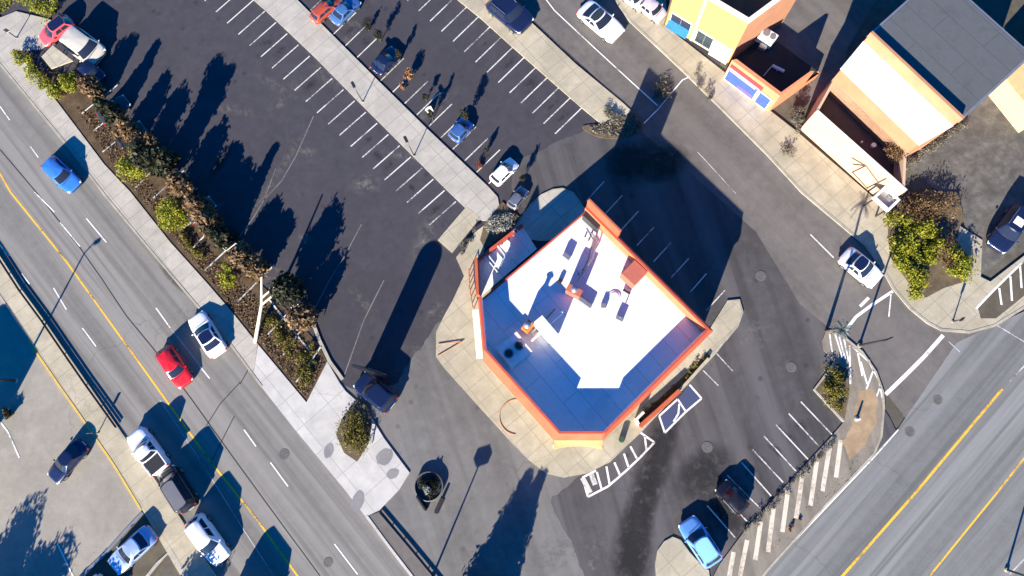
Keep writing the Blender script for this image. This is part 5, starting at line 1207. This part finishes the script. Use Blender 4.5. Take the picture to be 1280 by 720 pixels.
tree('island_shrub', (1043, 487), .6, (1.35, 2.3, .55), 'olive shrub in the triangular planter of the striped island', 'shrub', MT['olive'], GS_, 2600, .19, 30, asp=.5)
hedge('island_flowers', [(1001, 648), (993, 655), (984, 663)], .5, .35, 'small red leaved plants along the striped island', 'plants', MT['redfl'], GS_, 150, .13)
hedge('island_plants', [(1046, 551), (1030, 565), (1012, 583), (985, 610), (960, 636), (930, 668)], .8, .35, 'dry grey plants along the stall ends of the side lot', 'plants', MT['greytwig'], GS_, 150, .14, asp=.35)
tree('dark_bush', (9, 518), .5, (.6, 1.2, .5), 'dark bush at the left picture edge in the corner lot', 'shrub', MT['dark'], GS_, 700, .2, 14)
# slender young trees in the stall row and the rust coloured tree
for px, h, r_, lab in (((461, 38), 1.3, .3, 'short young dark tree, uppermost of the stall row'), ((476, 52), 2.3, .45, 'young dark tree above the dark navy sedan'), ((500, 74), 2.0, .28, 'slender young dark tree right of the dark navy sedan'),
                    ((533, 126), 1.8, .28, 'slender young tree beside the white folding board'), ((541, 150), 3.0, .35, 'slender young tree left of the small steel blue hatchback'), ((583, 152), 3.2, .45, 'young dark tree right behind the steel blue hatchback'),
                    ((609, 190), 1.3, .3, 'short young dark tree left of the white stall hatchback'), ((653, 228), 2.0, .3, 'slender young tree between white and grey hatchbacks')):
    tree('young_tree', px, h * .6, (r_, r_, h * .42), lab, 'tree', MT['dark'], GY, int(260 * h), .17, 12, 'ball', .5, 'bark', True, .45, 5, .035)
tree('rust_tree', (511, 92), .9, (.75, .95, .75), 'rust and cream leaved small tree in a stall', 'tree', MT['rusty'], GY, 900, .2, 16, asp=.5)
tree('rust_shrub', (503, 106), .35, (.35, .8, .3), 'rust leaved low shrub at the median edge by the rust tree', 'shrub', MT['rusty'], GY, 300, .15, 8, asp=.5)
tree('rust_shrub', (600, 206), .3, (.5, .6, .3), 'red brown low shrub in the stall left of the white hatchback', 'shrub', MT['redfl'], GY, 260, .14, 8, asp=.5)
# palms on the right street
def palm(px, h, lean, lab, n=18, fl=1.5):
    g = U(*px, 0); root = empty('palm_tree', (g.x, g.y, 0), lab, 'palm tree'); top = Vector((lean[0], lean[1], h))
    bm = bmesh.new(); tube_bm(bm, [(0, 0, 0), Vector((lean[0] * .3, lean[1] * .3, h * .5)), top], [.19, .13, .10], 10); link('trunk', bm, MT['bark'], root, smooth=50)
    bm = bmesh.new()
    for k in range(n):
        a = k / n * 6.283 + random.uniform(-.15, .15); el = random.uniform(-.2, .9); dr = Vector((math.cos(a), math.sin(a), 0)); pts = []
        for i in range(7):
            s = i / 6 * fl; pts.append(top + dr * s * math.cos(el * .6) + Vector((0, 0, s * math.sin(el) - .55 * s * s / fl)))
        tube_bm(bm, pts, .015, 3)
        sd_ = Vector((-dr.y, dr.x, 0))
        for i in range(1, 7):
            for j in (0, .5):
                p = pts[i - 1].lerp(pts[i], j); l = fl * .32 * (1 - .09 * i)
                for s in (1, -1):
                    q = p + sd_ * s * l + dr * l * .5 - Vector((0, 0, l * .35)); m_ = dr * .035
                    bm.faces.new([bm.verts.new(x) for x in (p - m_, p + m_, q)])
    link('crown', bm, MT['frond'], root, recalc=False)
palm((1033, 414), 6.3, (-1.1, -.6), 'thin tall palm at the tip of the striped island', 14, 1.0)
post_thing('utility_pole', (1074, 432), 5.8, 'dark thin utility pole on the striped island right of the palm', 'utility pole', .1, None, (.9, .12, .4))
# trees just beyond the picture edges that shade the lower edge
for px, h, r_, lab in (((590, 770), 5.4, 1.9, 'dark tree beyond the bottom edge below the forecourt, left one'), ((612, 756), 5.4, 1.6, 'dark tree beyond the bottom edge below the forecourt, right one'),
                    ((-40, 800), 5.2, 2.0, 'dark tree beyond the lower left picture corner'), ((0, 826), 5.0, 2.2, 'dark tree beyond the bottom edge of the corner lot'), ((56, 850), 4.6, 2.0, 'dark tree beyond the bottom edge near the white sedan'), ((96, 818), 4.4, 1.6, 'dark tree beyond the bottom edge behind the white sedan'), ((215, 800), 4.6, 1.8, 'dark tree beyond the bottom edge by the driveways')):
    tree('roadside_tree', px, h * .6, (r_, r_, h * .42), lab, 'tree', MT['dark'], 'trees just beyond the picture edges', int(3600 * r_), .36, 40, 'cone' if 'forecourt' in lab else 'ball', .6, 'bark', True, .4, 8, .12)
